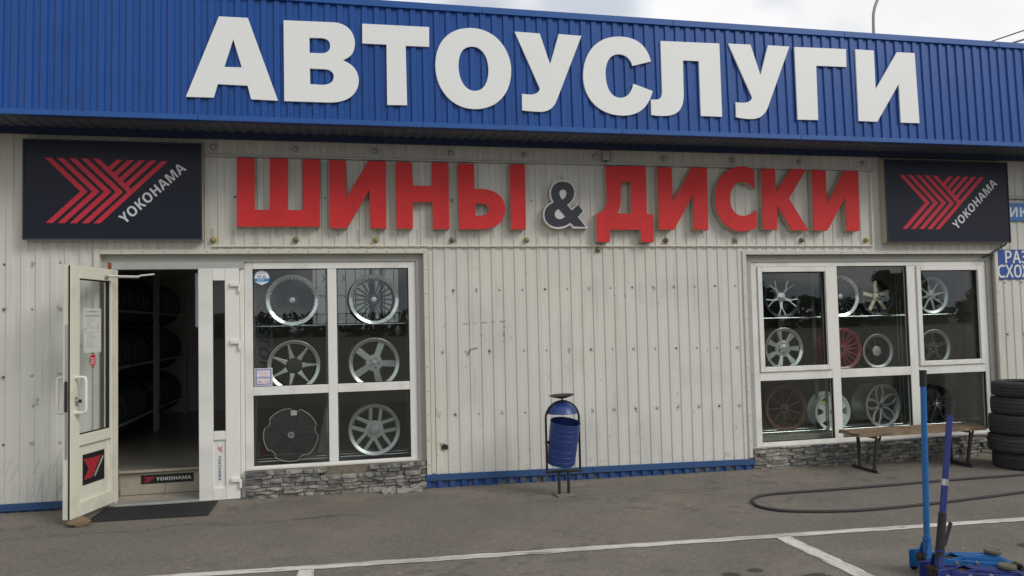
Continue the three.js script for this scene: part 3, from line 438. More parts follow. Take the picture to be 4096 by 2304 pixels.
{ // glazed door leaf standing open
  const d = grp('open_door', shop); d.position.set(-2.082, 0, -0.03); d.rotation.y = -1.846;
  const z0 = -0.036, z1 = 0.036, f = (...a) => obj('leaf_frame', metreUV(span(...a, z0, z1, 0.006), 0.9, a[0] * 7 + a[2]), mPvcOld, d);
  f(0.0, 0.115, 0.085, 2.262); f(0.595, 0.725, 0.085, 2.262); f(0.115, 0.595, 2.15, 2.262); f(0.115, 0.595, 0.69, 0.785); f(0.115, 0.595, 0.085, 0.205);
  obj('infill_panel', metreUV(span(0.115, 0.595, 0.205, 0.69, -0.012, 0.012), 0.7), mPvcOld, d); const pg = new THREE.PlaneGeometry(0.48, 1.365); pg.translate(0.355, 1.4675, 0); obj('pane', pg, mGlass, d);
  obj('gasket', [span(0.115, 0.122, 0.785, 2.15, -0.016, 0.016), span(0.588, 0.595, 0.785, 2.15, -0.016, 0.016), span(0.122, 0.588, 2.142, 2.15, -0.016, 0.016), span(0.122, 0.588, 0.785, 0.792, -0.016, 0.016)], mGasket, d);
  obj('edge_seal', span(0.7255, 0.731, 0.09, 2.258, -0.03, -0.018), mGasket, d); obj('lock_strip', span(0.7255, 0.729, 0.6, 1.75, -0.008, 0.012), mSteel, d); obj('lock_case', span(0.729, 0.735, 1.0, 1.26, -0.01, 0.014), mBlack, d);
  for (const s of [-1, 1]) { const q = s * 0.036, r = s * 0.128; obj('handle', [tube([[0.655, 0.985, q], [0.655, 0.985, r * 0.6], [0.655, 0.99, r * 0.93], [0.655, 1.03, r], [0.655, 1.13, r], [0.655, 1.245, r], [0.655, 1.285, r * 0.93], [0.655, 1.29, r * 0.6], [0.655, 1.29, q]], 0.0135, 10, 60, false, 0.4), rod([0.655, 0.985, q], [0.655, 0.985, q + s * 0.012], 0.02), rod([0.655, 1.29, q], [0.655, 1.29, q + s * 0.012], 0.02)], mPvc, d); }
  const lk = grp('lock', d); obj('escutcheon', bx(0.032, 0.075, 0.008, 0.655, 1.085, -0.04, 0.004), mSteel, lk); obj('cylinder', rod([0.655, 1.09, -0.04], [0.655, 1.09, -0.065], 0.011), mSteel, lk); obj('key', bx(0.004, 0.03, 0.03, 0.655, 1.085, -0.075), mBlack, lk);
  const cl = grp('door_closer', d); obj('closer_mount', bx(0.05, 0.028, 0.02, 0.21, 2.185, -0.045, 0.004), mSteel, cl); obj('closer_arm', [bar([0.21, 2.19, -0.06], [0.03, 2.19, -0.26], 0.02, 0.012), bar([0.03, 2.2, -0.26], [-0.02, 2.215, -0.38], 0.018, 0.01)], mPvc, cl);
  const face = (w, h, x, y, z, tex, n) => { const m = obj(n, new THREE.PlaneGeometry(w, h), S({ map: tex, roughness: 0.6 }), d); m.position.set(x, y, z); m.rotation.y = Math.PI; return m; };
  face(0.33, 0.27, 0.355, 0.468, -0.0145, canvasTex(420, 340, (x) => { x.fillStyle = '#17171b'; x.fillRect(0, 0, 420, 340); x.strokeStyle = '#5a5030'; x.lineWidth = 3; x.strokeRect(2, 2, 416, 336); x.save(); x.scale(420 / 1500, 340 / 920); x.translate(-300, -270); emblem(x, '#cc2c38'); wordmark(x, 'YOKOHAMA', 1400, 740, 830, 105, -0.735, '#d6d6cc'); x.restore(); }), 'sticker');
  const paper = canvasTex(256, 448, (x) => {
    const r = mulberry(8); x.fillStyle = '#cfcec7'; x.fillRect(0, 0, 256, 448); x.fillStyle = '#bdbcb6'; x.fillRect(14, 14, 228, 34); x.fillStyle = '#6a6a68'; x.fillRect(70, 30, 110, 5); x.fillStyle = '#aeada7'; x.fillRect(14, 62, 228, 26); x.fillStyle = '#8d8c88'; x.fillRect(0, 236, 256, 3);
    for (let k = 0; k < 20; k++) { x.fillStyle = `rgba(90,90,88,${0.25 + 0.3 * r()})`; const y = (k < 8 ? 100 : 130) + k * 14; x.fillRect(24 + 20 * r(), y, 60 + 130 * r(), 4); } x.strokeStyle = '#33343c'; x.lineWidth = 4; x.beginPath(); x.moveTo(206, 160); x.lineTo(216, 182); x.lineTo(204, 196); x.lineTo(220, 210); x.stroke(); x.fillStyle = '#55565a'; x.fillRect(12, 204, 26, 10); x.fillStyle = '#c6c6c0'; x.fillRect(0, 432, 256, 16);
  });
  face(0.262, 0.40, 0.358, 1.692, -0.004, paper, 'paper_notice');
  const hc = canvasTex(128, 192, (x) => { x.fillStyle = '#cfcfcb'; x.fillRect(0, 0, 128, 192); x.fillStyle = '#c01c28'; x.fillRect(9, 9, 110, 174); x.fillStyle = '#f0dcd8'; x.font = 'bold 34px sans-serif'; x.fillText('HOME', 16, 82, 84); x.fillText('CREDIT', 16, 118, 96); x.fillText('BANK', 16, 154, 80); });
  face(0.082, 0.112, 0.352, 1.425, -0.0055, hc, 'bank_sticker'); const ov = lathe([[0, 0.003], [0.055, 0.003], [0.055, 0]], 24); ov.rotateX(Math.PI / 2); ov.scale(0.9, 1.25, 1); ov.translate(0.352, 1.425, -0.0035); obj('sticker_backing', ov, mBlack, d);
}

// ---------------------------------------------------------------- lettering and signs on the front
const GLYPH = {
  A: 'M-1.021 0.957 L-0.772 0.959 L-0.513 0.199 L-0.747 0.203 L-0.777 0.327 L-1.031 0.330 L-1.066 0.205 L-1.299 0.203 Z M-0.898 0.755 L-0.824 0.493 L-0.978 0.490 Z',
  V: 'M-0.460 0.957 L-0.004 0.966 C0.114 0.961 0.182 0.883 0.180 0.772 C0.175 0.682 0.142 0.643 0.068 0.608 C0.167 0.572 0.212 0.506 0.211 0.417 C0.203 0.286 0.103 0.207 -0.052 0.201 L-0.459 0.198 Z M-0.233 0.806 L-0.129 0.810 C-0.071 0.811 -0.043 0.787 -0.044 0.739 C-0.044 0.691 -0.073 0.665 -0.131 0.662 L-0.232 0.661 Z M-0.231 0.516 L-0.094 0.516 C-0.042 0.514 -0.014 0.488 -0.015 0.447 C-0.018 0.392 -0.057 0.367 -0.121 0.364 L-0.230 0.366 Z',
  T: 'M0.250 0.970 L0.879 0.976 L0.875 0.781 L0.652 0.778 L0.655 0.203 L0.469 0.199 L0.472 0.780 L0.248 0.778 Z',
  O: 'M1.277 0.992 C1.533 1.008 1.678 0.788 1.672 0.592 C1.665 0.360 1.527 0.200 1.308 0.191 C1.074 0.182 0.925 0.372 0.930 0.607 C0.935 0.826 1.059 0.979 1.277 0.992 Z M1.289 0.809 C1.395 0.815 1.451 0.705 1.447 0.580 C1.444 0.457 1.391 0.372 1.308 0.369 C1.208 0.364 1.149 0.478 1.152 0.610 C1.155 0.724 1.193 0.804 1.289 0.809 Z',
  U: 'M1.717 0.983 L1.972 0.979 L2.068 0.673 L2.166 0.985 L2.403 0.981 L2.122 0.308 Q2.073 0.194 1.955 0.189 Q1.856 0.188 1.769 0.196 L1.772 0.363 Q1.825 0.356 1.875 0.360 Q1.943 0.372 1.954 0.422 Z',
  S: 'M3.135 0.756 C3.094 0.936 2.977 1.008 2.792 0.997 C2.543 0.982 2.412 0.791 2.404 0.571 C2.395 0.344 2.553 0.173 2.813 0.182 C2.992 0.189 3.091 0.291 3.139 0.449 L2.934 0.516 C2.908 0.415 2.855 0.368 2.791 0.365 C2.686 0.360 2.636 0.468 2.642 0.615 C2.647 0.738 2.704 0.807 2.785 0.811 C2.857 0.815 2.911 0.777 2.931 0.699 Z',
  L: 'M3.248 0.978 L3.905 0.989 L3.895 0.209 L3.656 0.209 L3.663 0.787 L3.487 0.785 L3.477 0.423 C3.467 0.273 3.407 0.200 3.241 0.194 Q3.172 0.191 3.112 0.201 L3.115 0.362 Q3.154 0.359 3.189 0.365 Q3.237 0.375 3.240 0.446 Z',
  U2: 'M4.004 0.994 L4.263 0.998 L4.360 0.671 L4.465 1.002 L4.719 1.003 L4.427 0.332 Q4.369 0.203 4.231 0.198 Q4.140 0.194 4.053 0.211 L4.056 0.371 Q4.113 0.365 4.168 0.371 Q4.237 0.384 4.249 0.427 Z',
  G: 'M4.777 1.002 L5.404 1.013 L5.396 0.813 L5.027 0.808 L5.013 0.214 L4.768 0.210 Z',
  I: 'M5.517 1.017 L5.749 1.016 L5.740 0.583 L6.040 1.014 L6.266 1.016 L6.268 0.223 L6.030 0.221 L6.035 0.654 L5.734 0.220 L5.504 0.221 Z',
  Sh: 'M-0.951 3.346 L-0.785 3.344 L-0.788 2.837 L-0.649 2.836 L-0.641 3.346 L-0.472 3.347 L-0.475 2.837 L-0.335 2.836 L-0.330 3.346 L-0.163 3.344 L-0.171 2.673 L-0.956 2.669 Z',
  I1: 'M-0.074 3.342 L0.087 3.341 L0.090 2.967 L0.311 3.344 L0.488 3.342 L0.482 2.656 L0.325 2.656 L0.318 3.047 L0.093 2.659 L-0.075 2.659 Z',
  N: 'M0.585 3.339 L0.753 3.339 L0.757 3.099 L0.953 3.099 L0.958 3.340 L1.128 3.341 L1.124 2.654 L0.954 2.654 L0.955 2.932 L0.755 2.929 L0.750 2.656 L0.584 2.655 Z',
  Soft: 'M1.224 3.337 L1.397 3.338 L1.396 3.075 L1.464 3.075 C1.634 3.074 1.722 2.984 1.719 2.858 C1.704 2.730 1.624 2.656 1.454 2.653 L1.225 2.652 Z M1.399 2.926 L1.460 2.927 Q1.545 2.920 1.544 2.864 Q1.543 2.802 1.458 2.794 L1.399 2.794 Z',
  Bar: 'M1.776 3.340 L1.943 3.343 L1.937 2.654 L1.775 2.651 Z',
  AmpW: 'M2.351 3.181 C2.439 3.183 2.493 3.124 2.491 3.048 C2.490 2.991 2.456 2.949 2.412 2.913 L2.446 2.877 L2.507 2.933 L2.591 2.845 L2.527 2.788 L2.629 2.666 L2.458 2.664 L2.422 2.703 C2.383 2.675 2.337 2.657 2.279 2.659 C2.182 2.665 2.125 2.730 2.127 2.811 C2.128 2.880 2.169 2.921 2.228 2.947 C2.209 2.975 2.203 3.006 2.203 3.044 C2.206 3.125 2.267 3.180 2.351 3.181 Z',
  AmpB: 'M2.351 3.166 C2.429 3.167 2.479 3.117 2.477 3.048 C2.475 2.991 2.443 2.952 2.393 2.917 L2.443 2.857 L2.517 2.919 L2.570 2.851 L2.509 2.789 L2.594 2.683 L2.467 2.688 L2.424 2.727 C2.384 2.697 2.338 2.681 2.279 2.681 C2.195 2.687 2.142 2.736 2.144 2.811 C2.146 2.880 2.189 2.918 2.251 2.943 C2.229 2.975 2.220 3.006 2.221 3.044 C2.223 3.113 2.273 3.164 2.351 3.166 Z M2.355 3.084 C2.381 3.084 2.394 3.065 2.393 3.037 Q2.389 3.002 2.345 2.970 Q2.311 3.001 2.310 3.042 C2.310 3.067 2.329 3.083 2.355 3.084 Z M2.301 2.875 L2.371 2.794 Q2.346 2.763 2.307 2.762 Q2.252 2.768 2.252 2.818 Q2.258 2.859 2.301 2.875 Z',
  D: 'M2.844 3.344 L3.304 3.354 L3.303 2.827 L3.377 2.821 L3.371 2.518 L3.225 2.518 L3.221 2.653 L2.872 2.652 L2.863 2.518 L2.719 2.521 L2.721 2.821 C2.816 2.848 2.839 2.900 2.842 2.995 Z M3.008 3.172 L3.129 3.179 L3.118 2.825 L2.956 2.831 Q2.999 2.882 3.003 3.004 Z',
  I2: 'M3.441 3.346 L3.611 3.347 L3.611 2.960 L3.850 3.352 L4.035 3.354 L4.024 2.652 L3.850 2.656 L3.856 3.047 L3.615 2.655 L3.436 2.655 Z',
  S2: 'M4.614 3.333 L4.616 3.124 Q4.536 3.201 4.448 3.200 C4.360 3.198 4.308 3.114 4.304 3.001 C4.299 2.888 4.366 2.815 4.459 2.816 Q4.552 2.820 4.625 2.882 L4.619 2.683 Q4.524 2.638 4.426 2.638 C4.257 2.637 4.110 2.783 4.118 3.008 C4.126 3.206 4.244 3.373 4.455 3.377 Q4.543 3.379 4.614 3.333 Z',
  K: 'M4.706 3.356 L4.877 3.358 L4.879 3.094 L5.079 3.362 L5.277 3.363 L5.041 3.020 L5.273 2.652 L5.064 2.651 L4.886 2.932 L4.874 2.660 L4.694 2.662 Z',
  I3: 'M5.347 3.355 L5.526 3.355 L5.527 2.963 L5.767 3.357 L5.958 3.356 L5.943 2.649 L5.769 2.650 L5.769 3.039 L5.519 2.653 L5.342 2.652 Z',
};
function bounds(d) { const g = new THREE.ShapeGeometry(shapeOf(d), 4); g.computeBoundingBox(); const b = g.boundingBox; return [(b.min.x + b.max.x) / 2, b.min.y]; }
{
  const tilt = -0.03, c = Math.cos(tilt), s = Math.sin(tilt);
  const say = { A: 'white flat letter A that starts the word on the blue fascia', V: 'white flat B-shaped letter В on the blue fascia', T: 'white T-shaped letter Т on the blue fascia', O: 'round white letter О on the blue fascia', U: 'white Y-shaped letter У right after the round letter on the fascia', S: 'white C-shaped letter С on the blue fascia', L: 'white letter Л shaped like a doorway with one hooked foot', U2: 'white Y-shaped letter У beside the upside-down L shape on the fascia', G: 'white letter Г shaped like an upside-down L on the fascia', I: 'white mirrored-N letter И with a dark scuff that ends the word on the blue fascia' };
  const tex = grime.clone(); tex.needsUpdate = true;
  for (const k of Object.keys(say)) {
    const [cx, by] = bounds(GLYPH[k]), g = metreUV(extrude(shapeOf(GLYPH[k], cx, by), 0.015, 0.0015, 14), 1.1, cx);
    const t = thing('fascia_letter', say[k], 'letter', [0, 0, 0], 0, 'white letters on the blue fascia'); t.position.set(cx, 3.54 + c * by - s * 0.0175, 0.72 + s * by + c * 0.0175); t.rotation.x = tilt;
    obj('plate', g, mWhiteLetter, t); const r = mulberry(cx * 100 | 0), rv = lathe([[0, 0.002], [0.006, 0.001], [0.008, 0]], 8); rv.rotateX(Math.PI / 2);
    const spots = { A: [[0, 0.68], [-0.12, 0.62], [-0.2, 0.42], [0, 0.24]], V: [[-0.28, 0.7], [0.2, 0.62], [-0.28, 0.06], [-0.25, 0.35]], T: [[-0.2, 0.7], [0.2, 0.69], [0, 0.1]], O: [[0, 0.74], [0, 0.07], [-0.3, 0.4]], U: [[-0.2, 0.75], [0.25, 0.74], [-0.2, 0.1]], S: [[-0.28, 0.4], [0.05, 0.1], [0.0, 0.72]], L: [[-0.08, 0.68], [0.27, 0.66], [-0.09, 0.4], [0.27, 0.35], [-0.3, 0.1], [0.28, 0.06]], U2: [[-0.2, 0.74], [-0.2, 0.1], [0.2, 0.72]], G: [[-0.2, 0.05], [-0.2, 0.5], [0.1, 0.7]], I: [[-0.28, 0.14], [0.28, 0.72], [0.28, 0.06]] };
    for (const [x, y] of spots[k]) obj('rivet', rv, mGalv, t).position.set(x, y, 0.0152);
    if (k === 'I') { const q = obj('scuff', rough(bx(0.15, 0.014, 0.0016, 0.17, 0.56, 0.0152), [0.03, 0.01, 0.0004], 6), S({ color: lin(0.42, 0.41, 0.38), roughness: 0.8 }), t); q.rotation.z = -0.02; }
  }
}
{
  const say = { Sh: 'red raised comb-shaped letter Ш that starts the lettering beside the left emblem sign', I1: 'red raised mirrored-N letter И beside the comb-shaped letter', N: 'red raised H-shaped letter Н', Soft: 'red raised letter Ы made of two pieces, before the ampersand', D: 'red raised letter Д with long feet, right after the ampersand', I2: 'red raised mirrored-N letter И right after the footed letter', S2: 'red raised C-shaped letter С', K: 'red raised K-shaped letter К', I3: 'red raised mirrored-N letter И that ends the lettering beside the right emblem sign' };
  const build = (t, d, cx, by, m) => { const b = metreUV(extrude(shapeOf(d, cx, by), 0.083, 0, 12), 0.8, cx); obj('side_return', b, mReturn, t).position.z = 0; const f = metreUV(extrude(shapeOf(d, cx, by), 0.004, 0.002, 12), 0.9, cx); obj('face', f, m, t).position.z = 0.0855; };
  for (const k of Object.keys(say)) {
    const [cx, by] = bounds(GLYPH[k]), t = thing('channel_letter', say[k], 'letter', [cx, by, 0.0135], 0, 'red raised letters'); build(t, GLYPH[k], cx, by, mRed); if (k === 'Soft') build(t, GLYPH.Bar, cx, by, mRed);
  }
  const [cx, by] = bounds(GLYPH.AmpW), t = thing('ampersand_sign', 'black raised ampersand with a white outline between the red letters', 'ampersand', [cx, by, 0.0135]);
  obj('side_return', metreUV(extrude(shapeOf(GLYPH.AmpW, cx, by), 0.083, 0, 14), 0.8), mReturn, t); obj('white_backing', extrude(shapeOf(GLYPH.AmpW, cx, by), 0.004, 0.001, 14), mAmpWhite, t).position.z = 0.0845; obj('face', extrude(shapeOf(GLYPH.AmpB, cx, by), 0.003, 0.001, 14), mAmp, t).position.z = 0.091;
}
function signBox(x0, x1, y0, y1, label, wash) {
  const w = x1 - x0, h = y1 - y0, t = thing('sign_box', label, 'sign', [(x0 + x1) / 2, y0, 0.014]);
  obj('casing', metreUV(bx(w, h, 0.094, 0, h / 2, 0.047, 0.003), 0.9), mReturn, t);
  const lip = 0.012; obj('rim', [bx(w, lip, 0.012, 0, lip / 2, 0.1, 0.002), bx(w, lip, 0.012, 0, h - lip / 2, 0.1, 0.002), bx(lip, h - 2 * lip, 0.012, -w / 2 + lip / 2, h / 2, 0.1, 0.002), bx(lip, h - 2 * lip, 0.012, w / 2 - lip / 2, h / 2, 0.1, 0.002)], S({ color: lin(0.03, 0.034, 0.045), roughness: 0.5 }), t);
  obj('printed_face', (() => { const g = new THREE.PlaneGeometry(w - 2 * lip, h - 2 * lip); g.translate(0, h / 2, 0.0985); return g; })(), P({ map: diagTex, roughness: 0.4, specularIntensity: 0.6 }), t);
}
signBox(-2.824, -1.268, 2.539, 3.476, 'black emblem sign box with red chevrons above the open door', 0);
signBox(6.296, 8.038, 2.51, 3.501, 'black emblem sign box with red chevrons above the wide window', 0);
{ // two rails that once carried a lamp row, with brown sockets left on them
  const t = thing('sign_rail_frame', 'pale metal rails with a row of brown sockets around the red letters', 'rail frame', [2.45, 2.48, 0.014]);
  const a = (n, g, m) => { g = join([g]); g.translate(-2.45, -2.48, -0.014); obj(n, g, m, t); };
  a('upper_rail', span(-1.258, 2.1, 3.366, 3.384, 0.014, 0.05, 0.003), mGalv); a('upper_rail', span(2.104, 6.225, 3.37, 3.388, 0.014, 0.05, 0.003), mGalv); a('upper_rail_lip', span(-1.2, 6.2, 3.389, 3.402, 0.014, 0.034, 0.002), mFlash);
  a('lower_rail', span(-1.192, 0.9, 2.481, 2.494, 0.014, 0.036, 0.002), mPvcOld); a('lower_rail', span(0.904, 6.165, 2.478, 2.491, 0.014, 0.036, 0.002), mPvcOld); a('end_rail', span(6.166, 6.18, 2.478, 3.366, 0.014, 0.03, 0.002), mPvcOld);
  const mSocket = [S({ color: lin(0.36, 0.27, 0.10), roughness: 0.7 }), S({ color: lin(0.22, 0.15, 0.07), roughness: 0.75 }), S({ color: lin(0.42, 0.41, 0.36), roughness: 0.7 })];
  const sk = (x, y, k) => { const g = lathe([[0, 0.045], [0.014, 0.042], [0.02, 0.032], [0.022, 0.02], [0.028, 0.012], [0.03, 0]], 14); g.rotateX(Math.PI / 2); g.translate(x, y, 0.014); a('socket', g, mSocket[k]); };
  [-1.184, -0.408, 0.379, 1.163, 1.961, 3.553, 4.393, 5.233, 6.083].forEach((x, i) => sk(x, 2.548, i % 2)); sk(2.755, 2.445, 1);
  [-1.182, -0.402, 0.381, 1.164, 1.959, 2.749, 3.566, 4.395, 5.243, 6.086].forEach((x) => sk(x, 3.463, 2));
}
{ const t = thing('junction_box', 'small grey junction box on the wall under the blue soffit', 'junction box', [2.868, 3.418, 0.014]); obj('cover', bx(0.082, 0.108, 0.05, 0, 0.054, 0.025, 0.006), mGalv, t); obj('gland', rod([0, -0.014, 0.022], [0, 0.001, 0.022], 0.012), mGasket, t); obj('cover_screw', rod([0, 0.054, 0.05], [0, 0.054, 0.053], 0.007), mSteel, t); }
{
  const t = thing('service_sign', 'royal blue plate with white Cyrillic lettering beside the wide window', 'sign', [8.62, 2.068, 0.014]);
  const tx = canvasTex(1024, 256, (x) => { x.fillStyle = '#27478e'; x.fillRect(0, 0, 1024, 256); x.fillStyle = '#d4d5cd'; x.font = 'bold 150px monospace'; x.save(); x.translate(88, 116); x.scale(0.96, 1); x.fillText('РАЗВАЛ', 0, 0); x.restore(); x.save(); x.translate(6, 240); x.scale(0.96, 1); x.fillText('СХОЖДЕНИЕ', 0, 0); x.restore(); });
  obj('plate', bx(1.46, 0.366, 0.008, 0, 0.183, 0.004, 0.001), mBlueTrim, t); const g = new THREE.PlaneGeometry(1.456, 0.362); g.translate(0, 0.183, 0.0092); obj('printed_face', g, S({ map: tx, roughness: 0.5 }), t);
  const u = thing('strip_sign', 'narrow light blue sign strip with white lettering behind the right emblem sign', 'sign', [8.75, 2.79, 0.014]);
  const ux = canvasTex(1024, 180, (x) => { x.fillStyle = '#3470ae'; x.fillRect(0, 0, 1024, 180); x.fillStyle = '#d9dcda'; x.font = 'bold 138px sans-serif'; x.fillText('ИЮ', 40, 140); });
  obj('plate', bx(1.4, 0.222, 0.02, 0, 0.111, 0.01, 0.002), S({ color: lin(0.05, 0.17, 0.42), roughness: 0.5 }), u); const q = new THREE.PlaneGeometry(1.394, 0.216); q.translate(0, 0.111, 0.0212); obj('printed_face', q, S({ map: ux, roughness: 0.45 }), u);
  const pp = tag(obj('wall_pipe', rod([8.0, 3.08, 0.034], [12.4, 3.06, 0.034], 0.02), mGalv), 'thin grey pipe along the wall above the light blue strip sign', 'pipe');
  tag(obj('cable', tube([[7.72, 2.335, 0.0], [7.8, 2.38, 0.045], [7.9, 2.44, 0.06], [8.0, 2.49, 0.06], [8.03, 2.53, 0.05]], 0.011, 7, 30), mBlack), 'short black cable from the right emblem sign to the window corner', 'cable');
}
// ---------------------------------------------------------------- wheels on racks behind the glass
const chrome = S({ color: lin(0.72, 0.72, 0.71), metalness: 1, roughness: 0.16 }), silver = S({ color: lin(0.42, 0.43, 0.43), metalness: 0.85, roughness: 0.4 }), brushed = S({ color: lin(0.62, 0.62, 0.6), metalness: 0.95, roughness: 0.3 }), gunDark = S({ color: lin(0.03, 0.032, 0.034), metalness: 0.4, roughness: 0.4 }), gold = S({ color: lin(0.74, 0.68, 0.47), metalness: 0.9, roughness: 0.3 }), redPaint = P({ color: lin(0.19, 0.01, 0.022), roughness: 0.35, clearcoat: 0.5 }), rusty = S({ color: lin(0.085, 0.04, 0.024), roughness: 0.8, map: grime }), whitePaint = S({ color: lin(0.62, 0.66, 0.64), roughness: 0.45 }), darkHub = S({ color: lin(0.015, 0.015, 0.016), roughness: 0.45 });
function spokeGeo(r0, r1, w0, w1, zA, zB, t, ang, skew = 0, bulge = 0, bow = 0) {
  const N = bow ? 6 : 3, st = [...Array(N + 1).keys()].map((k) => k / N).map((q) => { const r = mix(r0, r1, q), w = mix(w0, w1, q) * (1 - bulge * Math.sin(q * Math.PI)), z = mix(zA, zB, q), c = Math.min(0.006, w * 0.25), off = skew * q + bow * Math.sin(q * Math.PI); return [[-w / 2, z - t], [-w / 2, z - c], [-w / 2 + c, z], [w / 2 - c, z], [w / 2, z - c], [w / 2, z - t]].map(([x, zz]) => [x + off, r, zz]); });
  const P3 = []; for (let i = 0; i < N; i++) for (let k = 0; k < 6; k++) { const a = st[i][k], b = st[i][(k + 1) % 6], c = st[i + 1][(k + 1) % 6], d = st[i + 1][k]; P3.push(...a, ...b, ...c, ...a, ...c, ...d); }
  for (const e of [0, N]) for (let k = 1; k < 5; k++) { const s = st[e], o = e ? [s[0], s[k], s[k + 1]] : [s[0], s[k + 1], s[k]]; for (const v of o) P3.push(...v); }
  const g = new THREE.BufferGeometry(); g.setAttribute('position', new THREE.Float32BufferAttribute(P3, 3)); g.computeVertexNormals(); g.rotateZ(ang); return g;
}
const rimCache = new Map();
function rimGeo(r, w) {
  const k = r + '_' + w; if (!rimCache.has(k)) { const g = lathe([[r, 0], [r, -0.012], [r - 0.018, -0.022], [r - 0.03, -0.06], [r - 0.045, -0.45 * w], [r - 0.02, -0.85 * w], [r, -w + 0.012], [r, -w], [r - 0.012, -w], [r - 0.034, -0.84 * w], [r - 0.056, -0.45 * w], [r - 0.042, -0.06], [r - 0.026, -0.02], [r - 0.014, -0.002], [r - 0.008, 0.002], [r, 0]], 56); g.rotateX(Math.PI / 2); rimCache.set(k, g); } return rimCache.get(k);
}
function disc(r, z0, z1, seg = 28, c = 0.004) { const g = lathe([[0, z1], [r - c, z1], [r, z1 - c], [r, z0], [0, z0]], seg); g.rotateX(Math.PI / 2); return g; }
const badge = canvasTex(128, 128, (x) => { x.fillStyle = '#16181a'; x.fillRect(0, 0, 128, 128); x.strokeStyle = '#c9cccb'; x.lineWidth = 9; x.beginPath(); x.arc(64, 64, 57, 0, 7); x.stroke(); x.lineWidth = 8; x.beginPath(); x.moveTo(40, 16); x.lineTo(64, 64); x.lineTo(88, 16); x.moveTo(16, 48); x.lineTo(42, 108); x.lineTo(64, 68); x.lineTo(86, 108); x.lineTo(112, 48); x.stroke(); });
function wheel(label, [x, y, z], r, cfg) { // y: height of the wheel's axis
  const t = thing('alloy_wheel', label, 'wheel', [x, y - r, z], cfg.turn ?? 0, 'wheels shown in the windows'), w = cfg.width ?? 0.19, up = (m) => { m.position.y += r; m.rotation.z = cfg.roll ?? 0; return m; };
  up(obj('rim', rimGeo(r, w), cfg.rim, t)); if (cfg.lip) up(obj('lip', (() => { const g = lathe([[r - 0.038, -0.012], [r - 0.012, 0.001], [r - 0.004, 0.0045], [r + 0.0015, 0.002], [r + 0.0015, -0.012]], 56); g.rotateX(Math.PI / 2); return g; })(), cfg.lip, t));
  const n = cfg.n ?? 0, r0 = cfg.r0 ?? 0.05, r1 = r - (cfg.inset ?? 0.022), zA = cfg.zA ?? -0.025, zB = cfg.zB ?? -0.016, th = cfg.t ?? 0.022;
  for (let k = 0; k < n; k++) { const a = (k / n) * Math.PI * 2 + (cfg.phase ?? 0); const gs = cfg.fork ? [spokeGeo(r0, r * 0.56, cfg.w0, cfg.w0 * 0.9, zA, zA + 0.006, th, a), ...[-1, 1].map((q) => { const g = spokeGeo(r * 0.5, r1, cfg.w0 * 0.5, cfg.w1, zA + 0.004, zB, th, 0, q * cfg.fork); g.translate(q * cfg.w0 * 0.2, 0, 0); g.rotateZ(a); return g; })] : cfg.pair ? [-1, 1].map((s) => { const g = spokeGeo(r0, r1, cfg.w0, cfg.w1, zA, zB, th, 0, s * (cfg.splay ?? 0), cfg.bulge ?? 0, s * (cfg.bow ?? 0)); g.translate(s * cfg.pair, 0, 0); g.rotateZ(a); return g; }) : [spokeGeo(r0, r1, cfg.w0, cfg.w1, zA, zB, th, a, cfg.skew ?? 0, cfg.bulge ?? 0)]; up(obj('spoke', gs, cfg.spoke, t)); }
  up(obj('hub', disc(cfg.hub ?? 0.068, -0.07, zA + 0.001), cfg.hubMat ?? cfg.spoke, t)); up(obj('centre_cap', disc(cfg.cap ?? 0.032, zA - 0.01, zA + (cfg.capOut ?? 0.008), 24), cfg.capMat ?? cfg.spoke, t));
  if (cfg.backing) up(obj('inner_disc', disc(r - 0.06, -0.12, -0.1, 40), darkHub, t));
  for (let k = 0; k < (cfg.nuts ?? 0); k++) { const a = (k / cfg.nuts) * Math.PI * 2 + 0.35 + (cfg.phase ?? 0), q = 0.05; const g = rod([q * Math.cos(a), q * Math.sin(a), zA - 0.01], [q * Math.cos(a), q * Math.sin(a), zA + 0.005], 0.0085, 0.0085, 8); up(obj('lug_nut', g, cfg.nutMat ?? darkHub, t)); }
  if (cfg.rivets) { const gs = []; for (let k = 0; k < cfg.rivets; k++) { const a = (k / cfg.rivets) * Math.PI * 2; gs.push(rod([(r - 0.045) * Math.cos(a), (r - 0.045) * Math.sin(a), -0.02], [(r - 0.045) * Math.cos(a), (r - 0.045) * Math.sin(a), -0.004], 0.0055, 0.004, 6)); } up(obj('rivet_ring', gs, chrome, t)); }
  return t;
}
const lipDark = { rim: gunDark, lip: chrome, n: 20, w0: 0.012, w1: 0.016, r0: 0.055, spoke: gunDark, rivets: 40, hub: 0.06, cap: 0.03, capMat: brushed, inset: 0.05, backing: true };
wheel('dark many-spoke wheel with polished riveted lip, beside the round blue sticker', [-0.462, 1.957, -0.26], 0.262, { ...lipDark, turn: 0.06 });
wheel('dark many-spoke wheel with polished riveted lip, in front of the barred rear window', [0.367, 1.951, -0.26], 0.262, { ...lipDark, turn: 0.12, backing: false });
wheel('black and machined seven-spoke wheel with black centre, beside the fire notice', [-0.452, 1.285, -0.26], 0.262, { rim: gunDark, lip: brushed, n: 7, w0: 0.066, w1: 0.024, r0: 0.07, bulge: 0.22, spoke: brushed, hub: 0.085, hubMat: gunDark, cap: 0.07, capMat: darkHub, turn: 0.08, phase: 0.25, capOut: 0.014 });
wheel('silver five-spoke wheel with wide flat spokes and open wheel nuts', [0.36, 1.285, -0.26], 0.264, { rim: silver, lip: brushed, n: 5, w0: 0.066, w1: 0.078, r0: 0.05, spoke: silver, hub: 0.09, cap: 0.026, nuts: 5, turn: 0.1, phase: -0.38, t: 0.03, zB: -0.03 });
